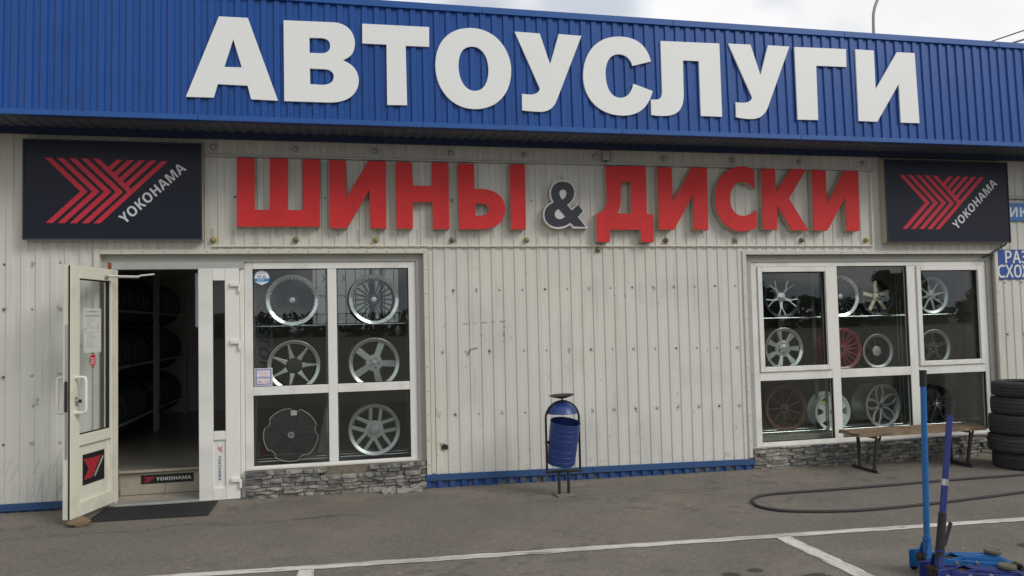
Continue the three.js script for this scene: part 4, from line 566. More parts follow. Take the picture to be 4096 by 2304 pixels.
wheel('silver wheel with five pairs of parallel spokes and a round cap', [0.35, 0.59, -0.26], 0.266, { rim: silver, lip: silver, n: 5, w0: 0.04, w1: 0.042, r0: 0.06, spoke: silver, pair: 0.044, splay: 0.012, hub: 0.096, cap: 0.045, capOut: 0.018, turn: 0.02, phase: -0.08, t: 0.03 });
{ // wheel cover with five notched lobes
  const R0 = 0.272, t = thing('wheel_cover', 'black wheel cover with a thin silver notched edge and round badge', 'wheel cover', [-0.488, 0.588 - 0.272, -0.27]), out = (k) => { const pts = []; for (let i = 0; i < 5; i++) { const a = ((80 + 72 * i) * Math.PI) / 180; for (const [da, q] of [[-0.19, 1], [-0.1, 0.9], [0.1, 0.9], [0.19, 1]]) pts.push([R0 * q * k * Math.cos(a + da), R0 * q * k * Math.sin(a + da)]); for (let m = 1; m < 9; m++) { const b = a + 0.19 + (m / 9) * (1.2566 - 0.38); pts.push([R0 * k * Math.cos(b), R0 * k * Math.sin(b)]); } } return pts; };
  const mid = (m) => { m.position.y = 0.272; return m; }, ring = poly(out(1)); ring.holes.push(new THREE.Path(out(0.972).map((p) => new THREE.Vector2(...p))));
  mid(obj('cover_disc', extrude(poly(out(0.99)), 0.018, 0.003), S({ color: lin(0.02, 0.021, 0.022), roughness: 0.42 }), t)); mid(obj('silver_edge', extrude(ring, 0.008, 0), S({ color: lin(0.55, 0.56, 0.56), metalness: 0.6, roughness: 0.4 }), t)).position.z = 0.02;
  for (let i = 0; i < 5; i++) mid(obj('spoke', spokeGeo(0.03, 0.235, 0.072, 0.062, 0.036, 0.03, 0.014, ((80 + 72 * i - 90) * Math.PI) / 180), gunDark, t));
  mid(obj('badge', disc(0.032, 0.03, 0.042, 28), brushed, t)); const bg = new THREE.CircleGeometry(0.03, 28); bg.translate(0, 0.272, 0.0428); obj('badge_print', bg, S({ map: badge, roughness: 0.35 }), t);
  mid(obj('price_label', bx(0.06, 0.05, 0.002, 0.03, 0.222, 0.042), S({ color: lin(0.6, 0.6, 0.57), roughness: 0.8 }), t));
}
wheel('chrome wheel with five forked spokes at the corner of the wide window', [5.16, 1.902, -0.3], 0.252, { rim: gunDark, lip: gunDark, n: 5, w0: 0.042, w1: 0.026, r0: 0.04, spoke: chrome, fork: 0.048, hub: 0.058, cap: 0.034, turn: 0.05, phase: 0.62, t: 0.026, zB: -0.006, inset: 0.012 });
wheel('dark wheel with a thin chrome lip partly behind the upright bar', [5.955, 1.9, -0.3], 0.25, { ...lipDark, rivets: 0, n: 24, turn: 0.05 });
wheel('wheel with five plain gold spokes on a thin dark rim', [6.458, 1.888, -0.3], 0.235, { rim: gunDark, lip: gunDark, n: 5, w0: 0.045, w1: 0.054, r0: 0.04, spoke: gold, hub: 0.05, cap: 0.022, nuts: 5, phase: 0.05, zB: -0.02, width: 0.15 });
wheel('silver eight-spoke wheel on the top shelf nearest the beige pillar', [7.24, 1.893, -0.3], 0.23, { rim: silver, lip: silver, n: 8, w0: 0.036, w1: 0.022, r0: 0.055, spoke: silver, hub: 0.07, cap: 0.026, nuts: 4, phase: 0.2 });
wheel('bright chrome wheel with broad paddle spokes, wheel nuts and large cap', [5.158, 1.29, -0.3], 0.25, { rim: chrome, lip: chrome, n: 7, w0: 0.036, w1: 0.082, r0: 0.07, spoke: chrome, hub: 0.1, cap: 0.05, capOut: 0.022, nuts: 6, phase: 0.22, zA: -0.03, zB: -0.02 });
wheel('red painted many-spoke wheel', [5.95, 1.262, -0.3], 0.252, { rim: redPaint, lip: redPaint, n: 9, w0: 0.028, w1: 0.016, r0: 0.045, spoke: redPaint, pair: 0.008, splay: 0.026, hub: 0.055, cap: 0.028, capMat: darkHub });
wheel('black wheel with grey lip and silver centre, beside the red wheel', [6.43, 1.222, -0.3], 0.212, { rim: gunDark, lip: silver, n: 6, w0: 0.03, w1: 0.03, spoke: darkHub, zA: -0.05, zB: -0.06, capOut: 0.03, hub: 0.07, hubMat: darkHub, cap: 0.062, capMat: brushed, backing: true, width: 0.15 });
wheel('black wheel with a silver lip and bright nut ring by the beige pillar', [7.236, 1.24, -0.3], 0.23, { rim: gunDark, lip: silver, n: 5, w0: 0.06, w1: 0.05, spoke: gunDark, hub: 0.085, hubMat: gunDark, cap: 0.04, capMat: darkHub, nuts: 6, nutMat: chrome, backing: true });
wheel('rusty brown wheel with ten thin spokes', [5.15, 0.585, -0.3], 0.27, { rim: rusty, lip: rusty, n: 9, w0: 0.016, w1: 0.013, spoke: rusty, hub: 0.052, cap: 0.025, capOut: 0.022, width: 0.07, inset: 0.04, phase: 0.2 });
{ const t = wheel('white steel wheel with square holes and a yellow mark, beside the rusty wheel', [5.80, 0.512, -0.34], 0.23, { rim: whitePaint, lip: whitePaint, n: 6, w0: 0.075, w1: 0.115, r0: 0.06, spoke: whitePaint, hub: 0.12, cap: 0.03, capMat: darkHub, turn: -0.05, zA: -0.01, zB: -0.014, inset: 0.03 }); obj('yellow_mark', bx(0.045, 0.05, 0.003, -0.1, 0.34, -0.004), S({ color: lin(0.62, 0.55, 0.04), roughness: 0.6 }), t); }
wheel('silver wheel with five looped double spokes and a deep barrel above the bench', [6.47, 0.555, -0.3], 0.265, { rim: silver, lip: silver, n: 5, w0: 0.026, w1: 0.034, r0: 0.03, spoke: silver, pair: 0.012, splay: 0.016, bow: 0.034, hub: 0.05, cap: 0.03, capMat: darkHub, width: 0.25, turn: 0.12, phase: 0.15, t: 0.035, zA: -0.04, zB: -0.01 });
wheel('dark chrome-flecked wheel behind the jack handles', [7.25, 0.535, -0.3], 0.245, { rim: gunDark, n: 7, w0: 0.034, w1: 0.02, spoke: gunDark, hub: 0.06, cap: 0.03, capMat: chrome, nuts: 5, nutMat: chrome });
{
  const mTube = S({ color: lin(0.62, 0.64, 0.65), metalness: 0.95, roughness: 0.25 }), mPost = S({ color: lin(0.16, 0.17, 0.17), metalness: 0.5, roughness: 0.5 });
  function rack(label, x0, x1, ys, clips) {
    const cx = (x0 + x1) / 2, t = thing('display_rack', label, 'rack', [cx, 0.29, -0.35], 0, 'steel display racks');
    for (const [sx, sz] of [[x0, -0.27], [x1, -0.27], [x0, -0.47], [x1, -0.47]]) { obj('post', rod([sx - cx, 0, sz + 0.35], [sx - cx, 2.0, sz + 0.35], 0.009, 0.009, 8), mPost, t); obj('foot', bx(0.05, 0.012, 0.05, sx - cx, 0.006, sz + 0.35, 0.003), mPost, t); }
    for (const y of ys) { for (const z of [-0.285, -0.445]) { obj('shelf_rail', rod([x0 - cx, y - 0.29, z + 0.35], [x1 - cx, y - 0.29, z + 0.35], 0.0085, 0.0085, 10), mTube, t); } for (const c of clips) obj('rail_clip', bx(0.035, 0.022, 0.022, c - cx, y - 0.288, 0.065, 0.006), mTube, t); }
  }
  rack('steel display rack holding the dark riveted wheel, the seven-spoke wheel and the cover', -0.845, -0.125, [1.695, 1.022, 0.327], [-0.56, -0.36]); rack('steel display rack holding the silver wheels in the left window', -0.015, 0.72, [1.695, 1.022, 0.33], [0.26, 0.47]);
  rack('steel display rack holding the chrome wheels and the rusty wheel', 4.74, 5.665, [1.655, 1.03, 0.315], []); rack('steel display rack holding the red, gold-spoke and looped wheels', 5.69, 6.85, [1.655, 1.015, 0.305], []); rack('steel display rack beside the beige pillar', 6.9, 7.82, [1.655, 1.015, 0.305], []);
}
{ // banner with upright lettering hung behind the left window
  const tx = canvasTex(96, 1024, (x) => { x.fillStyle = '#5c5f60'; x.fillRect(0, 0, 96, 1024); x.save(); x.translate(48, 512); x.rotate(Math.PI / 2); x.fillStyle = '#25272b'; x.font = 'italic bold 92px sans-serif'; x.textAlign = 'center'; x.textBaseline = 'middle'; x.scale(960 / x.measureText('BRIDGESTONE').width, 1); x.fillText('BRIDGESTONE', 0, 4); x.restore(); });
  const t = thing('hanging_banner', 'dark grey banner with vertical lettering hanging behind the left window', 'banner', [-0.765, 1.02, -0.56]); obj('cloth', bx(0.17, 1.5, 0.006, 0, 0.75, 0), S({ color: lin(0.11, 0.115, 0.12), roughness: 0.8 }), t);
  const g = new THREE.PlaneGeometry(0.15, 1.46); g.translate(0, 0.75, 0.0042); obj('lettering', g, S({ map: tx, roughness: 0.8 }), t); obj('hanger', [rod([-0.08, 1.5, 0], [-0.08, 1.98, 0], 0.002, 0.002, 5), rod([0.08, 1.5, 0], [0.08, 1.98, 0], 0.002, 0.002, 5)], mBlack, t);
}
// ---------------------------------------------------------------- tyres
function tyreProfile(r, w, ri, grooves = 4) { // lathe profile round the axis, y along the axis
  const p = [[ri, 0.02], [ri + 0.008, 0.006], [ri + 0.03, 0.004], [r - 0.07, -0.004], [r - 0.04, 0.006], [r - 0.018, 0.02], [r - 0.005, 0.036], [r, 0.05]]; const a = 0.05, b = w - 0.05, n = grooves; for (let k = 0; k < n; k++) { const c = mix(a, b, (k + 0.5) / n), h = 0.005; p.push([r, c - h], [r - 0.008, c - h + 0.001], [r - 0.008, c + h - 0.001], [r, c + h]); }
  p.push([r, w - 0.05], [r - 0.005, w - 0.036], [r - 0.018, w - 0.02], [r - 0.04, w - 0.006], [r - 0.07, w + 0.004], [ri + 0.03, w - 0.004], [ri + 0.008, w - 0.006], [ri, w - 0.02], [ri + 0.012, w - 0.03], [r - 0.03, w - 0.04], [r - 0.02, w / 2], [r - 0.03, 0.04], [ri + 0.012, 0.03], [ri, 0.02]); return p;
}
const mDustyRubber = S({ color: lin(0.045, 0.046, 0.047), map: grime, roughness: 0.9, bumpMap: fineBump, bumpScale: 0.003 });
{
  const stack = [[7.47, 0.72, -0.066, 0.325, 0.175, 'lowest tyre of the stack, with fine grooved tread'], [7.455, 0.715, 0.112, 0.345, 0.195, 'second tyre from the bottom of the stack, with chalk marks'], [7.465, 0.72, 0.312, 0.34, 0.212, 'middle tyre of the stack, widest with ribbed tread'], [7.485, 0.715, 0.527, 0.325, 0.19, 'second tyre from the top of the stack'], [7.5, 0.71, 0.72, 0.318, 0.168, 'topmost tyre of the stack beside the bench']];
  stack.forEach(([x, z, y, r, w, label], i) => {
    const t = thing('used_tyre', 'used black ' + label, 'tyre', [x, y, z], i * 0.7, 'stack of used tyres'); obj('carcass', metreUV(lathe(tyreProfile(r, w, 0.2, [5, 2, 4, 2, 2][i]), 72), 0.5), mDustyRubber, t);
    const gs = []; for (let k = 0; k < 64; k++) { const a = (k / 64) * Math.PI * 2; for (const s of [0.03, w - 0.03]) { const g = new THREE.BoxGeometry(0.014, 0.034, 0.013); g.rotateY(-a); g.translate((r - 0.012) * Math.cos(a), s, (r - 0.012) * Math.sin(a)); gs.push(g); } } const o = obj('tread_lugs', gs, mDustyRubber, t); o.userData.kind = 'stuff';
    if (i === 1) { const ch = []; for (let k = 0; k < 9; k++) { const a = 3.14 - 0.7 - 0.35 + k * 0.09 - i * 0.7 + 1.4, c = Math.cos(a), s = Math.sin(a), q = r + 0.001; ch.push(bar([q * c, 0.13 + 0.02 * h2(k, 1), q * s], [q * Math.cos(a + 0.05), 0.15 - 0.03 * h2(k, 2), q * Math.sin(a + 0.05)], 0.006, 0.003)); } obj('chalk_marks', ch, S({ color: lin(0.24, 0.24, 0.235), roughness: 1 }), t); }
  });
}
{ // racks of new tyres along the wall inside the doorway
  const mRack = S({ color: lin(0.42, 0.42, 0.41), metalness: 0.4, roughness: 0.5 }), g0 = lathe(tyreProfile(0.325, 0.205, 0.205, 4), 40); g0.rotateX(Math.PI / 2); g0.translate(0, 0.325, -0.1); const mNew = S({ color: lin(0.03, 0.03, 0.031), roughness: 0.3 });
  const tiers = [0.57, 1.25, 1.92], names = ['bottom', 'middle', 'top'];
  [[-1.35, -3.6, 'front'], [-3.75, -5.75, 'far']].forEach(([z0, z1, which]) => {
    const t = thing('tyre_rack', `steel tyre rack at the ${which} part of the wall inside the doorway`, 'rack', [-2.82, 0.29, (z0 + z1) / 2], 0, 'tyre racks inside'), c = (z0 + z1) / 2;
    for (const z of [z0, z1]) for (const x of [-0.33, 0.33]) obj('post', bx(0.04, 2.25, 0.04, x, 1.125, z - c), mRack, t);
    for (const y of tiers) { for (const x of [-0.295, 0.295]) obj('rail', rod([x, y - 0.29, z0 - c], [x, y - 0.29, z1 - c], 0.016, 0.016, 8), mRack, t); }
    tiers.forEach((y, k) => { const n = Math.floor((z0 - z1 - 0.16) / 0.235); for (let i = 0; i < n; i++) { const m = obj('new_tyre', g0, mNew); tag(m, `new black tyre standing on the ${names[k]} shelf of the ${which} rack inside the doorway`, 'tyre', `tyres on the ${names[k]} shelf of the ${which} rack`); m.position.set(-2.82 + R(-0.01, 0.01), y - 0.178, z0 - 0.2 - i * 0.235); } });
  });
}
// ---------------------------------------------------------------- litter bin
{
  const bz = 0.68, bxx = 2.115, gy = gyl(bxx, bz), t = thing('litter_bin', 'blue litter bin hung in a black arched frame before the wall', 'litter bin', [bxx, gy, bz]); const y = (v) => v - gy, mBin = P({ color: lin(0.022, 0.05, 0.20), roughness: 0.36, map: grime }), mFrame = S({ color: lin(0.017, 0.017, 0.018), roughness: 0.45, map: grime }), mConc = S({ color: lin(0.19, 0.165, 0.135), roughness: 0.95, map: grime });
  obj('base_plate', rough(bx(0.19, 0.02, 0.2, 0, 0.008, 0.015), [0.012, 0.004, 0.012], 12), mConc, t);
  for (const x of [-0.05, 0.045]) obj('leg', bx(0.024, y(0.208) - 0.015, 0.024, x, (y(0.208) + 0.015) / 2, 0, 0.003), mFrame, t);
  obj('crossbar', bx(0.366, 0.026, 0.03, 0, y(0.222), 0, 0.003), mFrame, t);
  const pts = [[-0.168, y(0.235), 0], [-0.168, y(0.5), 0]]; for (let k = 0; k <= 14; k++) { const a = Math.PI * (1 - k / 14); pts.push([0.168 * Math.cos(a), y(0.735) + 0.165 * Math.sin(a), 0]); } pts.push([0.168, y(0.5), 0], [0.168, y(0.235), 0]); obj('arch_frame', tube(pts, 0.0115, 8, 90, false, 0.3), mFrame, t);
  const hood = lathe([[0, 0.112], [0.05, 0.106], [0.095, 0.084], [0.128, 0.048], [0.147, 0.004], [0.149, 0], [0.146, 0], [0.126, 0.046], [0.094, 0.08], [0.05, 0.102], [0, 0.108]], 36); hood.translate(0, y(0.782), 0); obj('hood', hood, mBin, t);
  const dish = lathe([[0, 0], [0.03, 0.002], [0.09, 0.018], [0.126, 0.034], [0.124, 0.037], [0.088, 0.022], [0, 0.006]], 36); dish.rotateZ(0.05); dish.translate(0, y(0.924), 0); obj('ash_dish', dish, S({ color: lin(0.05, 0.042, 0.034), roughness: 0.7, map: grime }), t); obj('dish_stem', rod([0, y(0.90), 0], [0, y(0.93), 0], 0.008), mFrame, t);
  const b = grp('bucket', t); b.position.set(0, y(0.5), 0); b.rotation.set(0.2, 0, -0.085, 'ZXY');
  obj('shell', lathe([[0, -0.21], [0.132, -0.21], [0.138, -0.2], [0.146, 0.2], [0.149, 0.207], [0.146, 0.212], [0.142, 0.2], [0.134, -0.2], [0, -0.203]], 44), mBin, b); for (const h of [0.15, 0.1, 0.05, -0.06, -0.115, -0.17]) { const q = 0.142 + 0.004 * (h / 0.2); obj('hoop', lathe([[q, h - 0.004], [q + 0.004, h], [q, h + 0.004]], 44), mBin, b); }
  for (const s of [-1, 1]) { obj('pivot', bx(0.03, 0.03, 0.03, s * 0.155, y(0.508), 0, 0.004), mFrame, t); obj('pivot_bolt', rod([s * 0.178, y(0.508), 0], [s * 0.19, y(0.508), 0], 0.007), mSteel, t); }
}
// ---------------------------------------------------------------- bench
{
  const gb = gyl(6.3, 0.4), t = thing('wooden_bench', 'low wooden plank bench on bent steel legs under the wide window', 'bench', [6.28, gb, 0.39]);
  const wood = dataTex(512, 128, (u, v) => { const n = fbm(u * 8, v * 26, 5, 64), f = fbm(u * 60, v * 60, 3, 64), k = 0.72 + 0.5 * (n - 0.5) + 0.2 * (f - 0.5); return [168 * k, 142 * k, 110 * k]; }), mWood = S({ map: wood, roughness: 0.8, bumpMap: wood, bumpScale: 0.004 }), mLeg = S({ color: lin(0.024, 0.022, 0.021), roughness: 0.7 });
  const top = 0.385 - gb; for (const [z, w, l, ox] of [[-0.1, 0.185, 1.60, 0.01], [0.1, 0.195, 1.625, 0]]) { const g = rough(new THREE.BoxGeometry(l, 0.036, w, 8, 1, 2), [0.03, 0.005, 0.006], 60 + Math.round(z * 10)); g.translate(ox, top - 0.018, z); obj('plank', metreUV(g, 0.9, z * 9), mWood, t); }
  for (const [x, lean] of [[-0.6, 0.02], [0.6, 0.03]]) {
    obj('foot', [bx(0.042, 0.006, 0.42, x, 0.005, 0.0), bx(0.006, 0.036, 0.42, x - 0.02, 0.02, 0)], mLeg, t); obj('cross_bar', bx(0.042, 0.022, 0.36, x, top - 0.05, 0.0), mLeg, t);
    obj('leg', bar([x, 0.01, -0.1], [x + lean, top - 0.06, -0.15], 0.028, 0.024), mLeg, t); obj('leg', bar([x, 0.01, 0.13], [x + lean, top - 0.06, 0.17], 0.03, 0.024), mLeg, t); obj('brace', bar([x, 0.17, 0.15], [x + 0.1, top - 0.04, 0.13], 0.012, 0.02), mLeg, t);
  }
}
// ---------------------------------------------------------------- hose, mat, rock
{
  const pts = [[9.6, 1.05], [8.2, 1.08], [7.02, 1.115], [6.2, 1.135], [5.28, 1.19], [4.76, 1.21], [4.28, 1.215], [3.96, 1.235], [3.79, 1.315], [3.68, 1.46], [3.635, 1.63], [3.7, 1.79], [3.86, 1.89], [4.22, 1.985], [4.55, 2.0], [5.12, 1.965], [5.63, 1.9], [6.34, 1.79], [7.3, 1.6], [8.4, 1.45], [9.7, 1.4]];
  tag(obj('air_hose', tube(pts.map(([x, z]) => [x, gyl(x, z) + 0.0125, z]), 0.0135, 8, 220), S({ color: lin(0.035, 0.032, 0.029), roughness: 0.75 })), 'long black rubber hose looped on the asphalt before the bench', 'hose');
  const t = thing('door_mat', 'black rubber honeycomb mat on asphalt before the open door', 'mat', [-1.645, gyl(-1.645, 0.36) + 0.001, 0.35], -0.02), gs = [], w = 0.99, d = 0.5; gs.push(bx(w, 0.016, 0.016, 0, 0.008, -d / 2), bx(w, 0.016, 0.016, 0, 0.008, d / 2)); obj('border', [...gs, bx(0.016, 0.016, d - 0.016, -w / 2 + 0.008, 0.008, 0), bx(0.016, 0.016, d - 0.016, w / 2 - 0.008, 0.008, 0)], mRubber, t);
  const lat = []; for (let k = 1; k < 13; k++) lat.push(bx(w - 0.03, 0.013, 0.011, 0, 0.0075, -d / 2 + (k * d) / 13)); for (let k = 1; k < 26; k++) for (let j = 0; j < 13; j++) lat.push(bx(0.011, 0.013, d / 13 - 0.011, -w / 2 + ((k + (j % 2) * 0.5) * w) / 26.5, 0.0075, -d / 2 + ((j + 0.5) * d) / 13)); obj('lattice', lat, mRubber, t); obj('mat_backing', bx(w - 0.02, 0.003, d - 0.02, 0, 0.0015, 0), S({ color: lin(0.03, 0.029, 0.027), roughness: 0.95 }), t);
  const ig = new THREE.IcosahedronGeometry(1, 3), p = ig.attributes.position; for (let i = 0; i < p.count; i++) { const v = V(p.getX(i), p.getY(i), p.getZ(i)).normalize(), n = 0.72 + 0.55 * fbm3(v.x * 1.6 + 4, v.y * 1.6 + 2, v.z * 1.6 + 8, 3) + (v.x < -0.2 ? 0.12 : 0); p.setXYZ(i, v.x * n * 0.086, v.y * n * 0.05 * (v.x < -0.1 ? 0.55 : 1.05), v.z * n * 0.06); } ig.computeVertexNormals();
  const rk = tag(obj('rock', metreUV(ig, 0.2), S({ color: lin(0.30, 0.21, 0.12), map: grime, roughness: 0.95, bumpMap: fineBump, bumpScale: 0.008 })), 'brown rock holding the open door at its foot', 'rock'); rk.position.set(-2.17, gyl(-2.17, 0.72) + 0.032, 0.70);
}
// ---------------------------------------------------------------- floor jacks
const grease = dataTex(256, 256, (u, v) => { const a = fbm(u * 5, v * 5, 5, 5), b = fbm(u * 16 + 3, v * 16, 4, 16), k = 0.7 * sstep(0.58, 0.7, a * 0.6 + b * 0.4), d = 1 - 0.12 * vnoise(u * 90, v * 90, 90); return [mix(250, 74, k) * d, mix(250, 64, k) * d, mix(250, 50, k) * d]; });
function jack(label, pos, turn, col, lean, grip, saddleY) {
  const H = grip.length;
  const t = thing('floor_jack', label, 'floor jack', pos, turn, 'trolley jacks'), mC = P({ color: lin(...col), roughness: 0.4, map: grease }), mPaint = P({ color: lin(...col), roughness: 0.36, map: grime }), mIron = S({ color: lin(0.05, 0.042, 0.036), metalness: 0.6, roughness: 0.6, map: grime });
  const prof = poly([[-0.01, 0.03], [0.09, 0.022], [0.3, 0.035], [0.56, 0.026], [0.63, 0.04], [0.63, 0.062], [0.5, 0.072], [0.3, 0.098], [0.14, 0.118], [0.1, 0.145], [-0.01, 0.14]]);
  for (const s of [-1, 1]) { const g = extrude(prof, 0.008, 0.0015); g.translate(0, 0, s * 0.085 - 0.004); obj('side_plate', metreUV(g, 0.6), mC, t); }
  obj('deck', bx(0.1, 0.008, 0.158, 0.2, 0.09, 0, 0.002), mC, t); obj('front_bridge', bx(0.05, 0.03, 0.158, 0.585, 0.058, 0, 0.003), mC, t);
  const arm = poly([[0.2, 0.06], [0.2, 0.108], [0.3, 0.115], [0.5, saddleY - 0.012], [0.56, saddleY - 0.012], [0.56, saddleY - 0.04], [0.48, saddleY - 0.05]]); for (const s of [-1, 1]) { const g = extrude(arm, 0.008, 0.0015); g.translate(0, 0, s * 0.04 - 0.004); obj('lift_arm', metreUV(g, 0.5), mC, t); }
  obj('arm_cover', bar([0.24, 0.121, 0], [0.5, saddleY - 0.004, 0], 0.006, 0.078), mC, t); obj('saddle_mount', [disc(0.045, 0, 0.014, 24)].map((g) => { g.rotateX(-Math.PI / 2); g.translate(0.525, saddleY - 0.012, 0); return g; }), mC, t);
  const sd = lathe([[0, 0], [0.045, 0], [0.052, 0.008], [0.052, 0.024], [0.046, 0.028], [0.04, 0.022], [0, 0.02]], 28); sd.translate(0.525, saddleY + 0.003, 0); obj('saddle', sd, S({ color: lin(0.13, 0.115, 0.09), roughness: 0.9, map: grime }), t);
  obj('hydraulic_ram', [rod([0.06, 0.075, 0], [0.26, 0.075, 0], 0.032, 0.032, 20), rod([0.26, 0.075, 0], [0.36, 0.075, 0], 0.016, 0.016, 14)], mIron, t);
  for (const s of [-1, 1]) { const w = lathe([[0.012, -0.022], [0.036, -0.022], [0.04, -0.018], [0.04, 0.018], [0.036, 0.022], [0.012, 0.022], [0.012, -0.022]], 24); w.rotateX(Math.PI / 2); w.translate(0.6, 0.04, s * 0.112); obj('front_wheel', w, mIron, t); const c = grp('caster', t); obj('caster_fork', bx(0.03, 0.035, 0.035, 0.035, 0.06, s * 0.11, 0.003), mIron, c); obj('caster_wheel', rod([0.035, 0.024, s * 0.11 - 0.011], [0.035, 0.024, s * 0.11 + 0.011], 0.024, 0.024, 18), mIron, c); }
  obj('axle', rod([0.6, 0.04, -0.1], [0.6, 0.04, 0.1], 0.011), mSteel, t);
  for (const [x, y] of [[0.05, 0.1], [0.2, 0.09], [0.34, 0.085]]) for (const s of [-1, 1]) obj('bolt', rod([x, y, s * 0.089], [x, y, s * 0.1], 0.013, 0.012, 6), mSteel, t);
  const hs = V(0.06, 0.13, 0), up = V(lean[0], 1, lean[1]).normalize(), at = (d) => hs.clone().addScaledVector(up, d).toArray();
  const so = grp('handle_socket', t); obj('yoke', [bar([0.03, 0.08, -0.05], [0.06, 0.2, -0.03], 0.03, 0.008), bar([0.03, 0.08, 0.05], [0.06, 0.2, 0.03], 0.03, 0.008)], mC, so); obj('sleeve', rod(at(0.0), at(0.1), 0.025, 0.025, 18), mC, so); obj('sleeve_ring', rod(at(0.094), at(0.104), 0.029, 0.029, 18), mC, so); obj('pump_block', bx(0.075, 0.06, 0.08, 0.045, 0.105, 0, 0.006), mIron, so); obj('release_knuckle', rod([0.01, 0.12, -0.03], [0.01, 0.12, 0.03], 0.016, 0.016, 12), mIron, so);
  const h = grp('handle', t); obj('lower_tube', rod(at(0.09), at(grip.joint), 0.0195, 0.0195, 18), mPaint, h); obj('upper_tube', rod(at(grip.joint + 0.002), at(H - 0.1), 0.0185, 0.0185, 18), mPaint, h); if (grip.band) obj('joint_band', rod(at(grip.band - 0.02), at(grip.band + 0.02), 0.0215, 0.0215, 18), mSteel, h); obj('grip', [rod(at(H - 0.1), at(H), 0.022, 0.022, 18), rod(at(H - 0.003), at(H + 0.007), 0.024, 0.024, 18)], mRubber, h);
  if (grip.wrap) { obj('torn_wrap', [rod(at(0.05), at(0.33), 0.0265, 0.0235, 18), rough(bar(at(0.13).map((v, i) => v + [0.028, 0, 0.006][i]), at(0.27).map((v, i) => v + [0.05, 0, 0.01][i]), 0.022, 0.006), [0.012, 0.01, 0.006], 4)], mRubber, h); }
}
jack('light blue trolley jack with a straight upright handle', [3.672, gyl(3.68, 3.56), 3.565], -0.1, [0.016, 0.13, 0.38], [0.024, 0.0], { length: 1.19, joint: 0.66 }, 0.105);
jack('royal blue trolley jack with a torn black wrap on its handle', [3.552, gyl(3.64, 3.78), 3.80], -0.09, [0.018, 0.034, 0.19], [0.15, -0.02], { length: 1.04, joint: 0.52, band: 0.52, wrap: true }, 0.085);
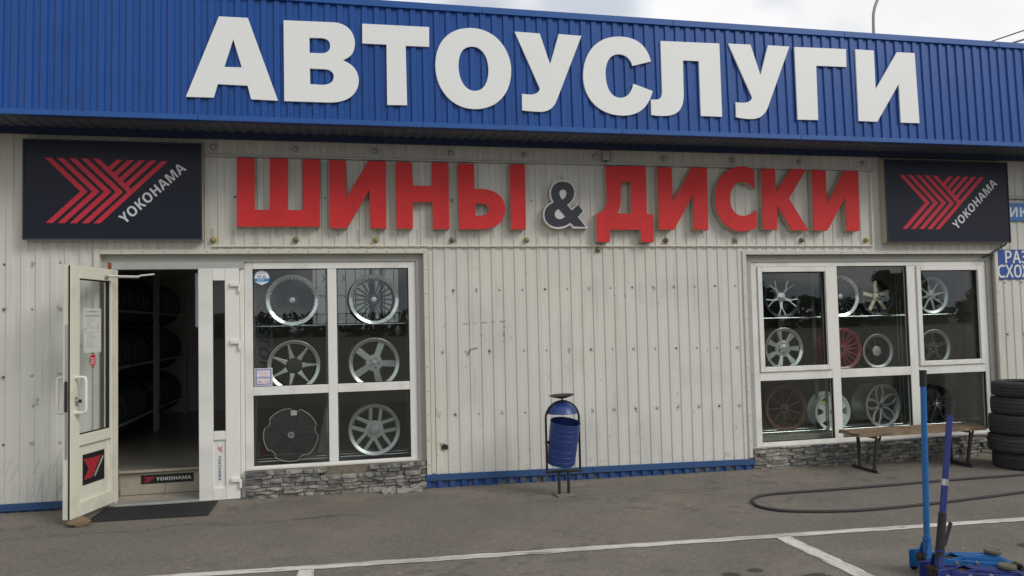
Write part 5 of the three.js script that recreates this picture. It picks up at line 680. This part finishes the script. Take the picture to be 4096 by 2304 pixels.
// ---------------------------------------------------------------- behind the roof and across the road
{
  const mPole = S({ color: lin(0.30, 0.31, 0.32), metalness: 0.4, roughness: 0.6 }), t = thing('street_lamp', 'thin curved grey street lamp pole rising behind the blue fascia', 'street lamp', [18.2, -0.2, -15]);
  obj('pole', tube([[0, 0, 0], [0, 6, 0], [0.0, 10.5, 0], [0.0, 12.0, 0], [0.1, 12.55, 0], [0.45, 13.1, 0], [1.1, 13.4, 0], [1.6, 13.45, 0]], 0.05, 10, 60), mPole, t); obj('base', rod([0, 0, 0], [0, 1.6, 0], 0.1, 0.08, 12), mPole, t); const hg = bx(0.7, 0.11, 0.22, 1.85, 13.43, 0, 0.04); obj('lamp_head', hg, mPole, t);
  const u = thing('utility_pole', 'concrete utility pole standing beyond the right end of the shop', 'pole', [20, -0.2, -3]); obj('shaft', rod([0, 0, 0], [0, 9.9, 0], 0.16, 0.1, 14), S({ color: lin(0.3, 0.3, 0.29), roughness: 0.9, map: grime }), u); obj('crossarm', bx(0.08, 0.08, 1.2, 0, 9.55, 0), mPole, u);
  const mast = thing('roof_mast', 'short steel mast on the shop roof that holds the wires', 'mast', [5.9, 3.75, -3]); obj('tube', rod([0, 0, 0], [0, 0.86, 0], 0.025), mPole, mast); obj('bracket', bx(0.05, 0.04, 0.4, 0, 0.82, 0), mPole, mast);
  tag(obj('overhead_wire', tube([[5.9, 4.58, -3.1], [11.05, 6.33, -3.05], [15, 7.7, -3.2], [20, 9.6, -3.4]], 0.012, 5, 40), mBlack), 'upper overhead wire rising from the shop roof to the pole', 'wire', 'overhead wires');
  tag(obj('overhead_wire', tube([[5.9, 4.58, -2.9], [11.46, 6.3, -2.85], [15.2, 7.45, -2.8], [20, 9.6, -2.6]], 0.016, 5, 40), mBlack), 'lower overhead wire rising from the shop roof to the pole', 'wire', 'overhead wires');
  // trees across the road, mirrored in the shop windows
  const mLeaf = [[0.035, 0.06, 0.022], [0.045, 0.07, 0.026], [0.03, 0.05, 0.024]].map((c) => S({ color: lin(...c), roughness: 0.8 })), mBark = S({ color: lin(0.09, 0.07, 0.05), roughness: 0.95 });
  const leaves = (P3, r, c, n, s0, s1) => { for (let k = 0; k < n; k++) { const v = V(r() - 0.5, r() - 0.5, r() - 0.5).normalize().multiplyScalar(Math.cbrt(r())), s = s0 + (s1 - s0) * r(), a = V(r() - 0.5, r() - 0.5, r() - 0.5).normalize().multiplyScalar(s), b = V(r() - 0.5, r() - 0.5, r() - 0.5).normalize().multiplyScalar(s), q = V(c[0] + v.x * c[3], c[1] + v.y * c[4], c[2] + v.z * c[3]), A = q.clone().add(a), B = q.clone().add(b), C = q.clone().sub(a), D = q.clone().sub(b); P3.push(...A.toArray(), ...B.toArray(), ...C.toArray(), ...A.toArray(), ...C.toArray(), ...D.toArray()); } };
  const crown = (P3) => { const g = new THREE.BufferGeometry(); g.setAttribute('position', new THREE.Float32BufferAttribute(P3, 3)); g.computeVertexNormals(); return g; };
  const spots = [[-34, 104, 6.5], [-21, 100, 5.6], [62, 100, 7.4], [90, 101, 8.6], [107, 100, 8.0], [120, 102, 7.0]];
  spots.forEach(([x, z, hgt], i) => {
    const t = thing('roadside_tree', 'leafy green tree across the road facing the shop', 'tree', [x, 0.2, z], 0, 'trees across the road'), r = mulberry(900 + i), P3 = []; for (let k = 0; k < 14; k++) leaves(P3, r, [(r() - 0.5) * hgt * 0.8, hgt * (0.25 + 0.6 * r()), (r() - 0.5) * hgt * 0.6, hgt * 0.2, hgt * 0.16], 170, 0.25, 0.5);
    obj('crown', crown(P3), mLeaf[i % 3], t); obj('trunk', rod([0, -1.3, 0], [0.1, hgt * 0.6, 0], hgt * 0.03, hgt * 0.012, 8), mBark, t);
  });
  const r = mulberry(4242), P3 = []; for (let x = -70; x < 150; x += 2.2) { const top = 2.2 + 2.6 * fbm(x * 0.09 + 20, 3, 4) + 0.8 * r(); for (let y = 0.2; y < top; y += 1.3) leaves(P3, r, [x + r() * 2, y, 112 + 6 * r(), 1.8, 1.1], 26, 0.35, 0.75); }
  tag(obj('far_woodland', crown(P3), mLeaf[2]), 'low dark belt of bushes beyond the road facing the shop', 'bushes', null, 'stuff');
}
{ // small things inside the left window and grit on the ground
  const c = thing('red_carton', 'dark red carton standing behind the notched wheel cover', 'carton', [-0.74, 0.29, -0.62], 0.2), mCard = S({ color: lin(0.16, 0.02, 0.025), map: grime, roughness: 0.7 }); obj('box', bx(0.16, 0.26, 0.14, 0, 0.13, 0, 0.004), mCard, c); obj('lid_flap', bx(0.15, 0.006, 0.07, 0, 0.264, 0.03), mCard, c); obj('label', bx(0.09, 0.05, 0.002, 0, 0.2, 0.0712), S({ color: lin(0.6, 0.58, 0.55), roughness: 0.8 }), c);
  const r = mulberry(31), gs = []; for (let k = 0; k < 420; k++) { const wall = r() < 0.55, x = mix(-3.4, 8.5, r()), z = wall ? 0.07 + 0.28 * r() * r() : mix(0.3, 3.8, r()), s = 0.003 + 0.007 * r() * r(), g = new THREE.TetrahedronGeometry(s, 0); g.rotateX(r() * 6); g.rotateY(r() * 6); g.scale(1.2, 0.7, 1); g.translate(x, gyl(x, z) + s * 0.3, z); gs.push(g); }
  tag(obj('grit', gs, S({ color: lin(0.34, 0.31, 0.26), roughness: 1 })), 'loose pale grit scattered on the asphalt', 'grit', null, 'stuff');
}
renderer.render(scene, camera);
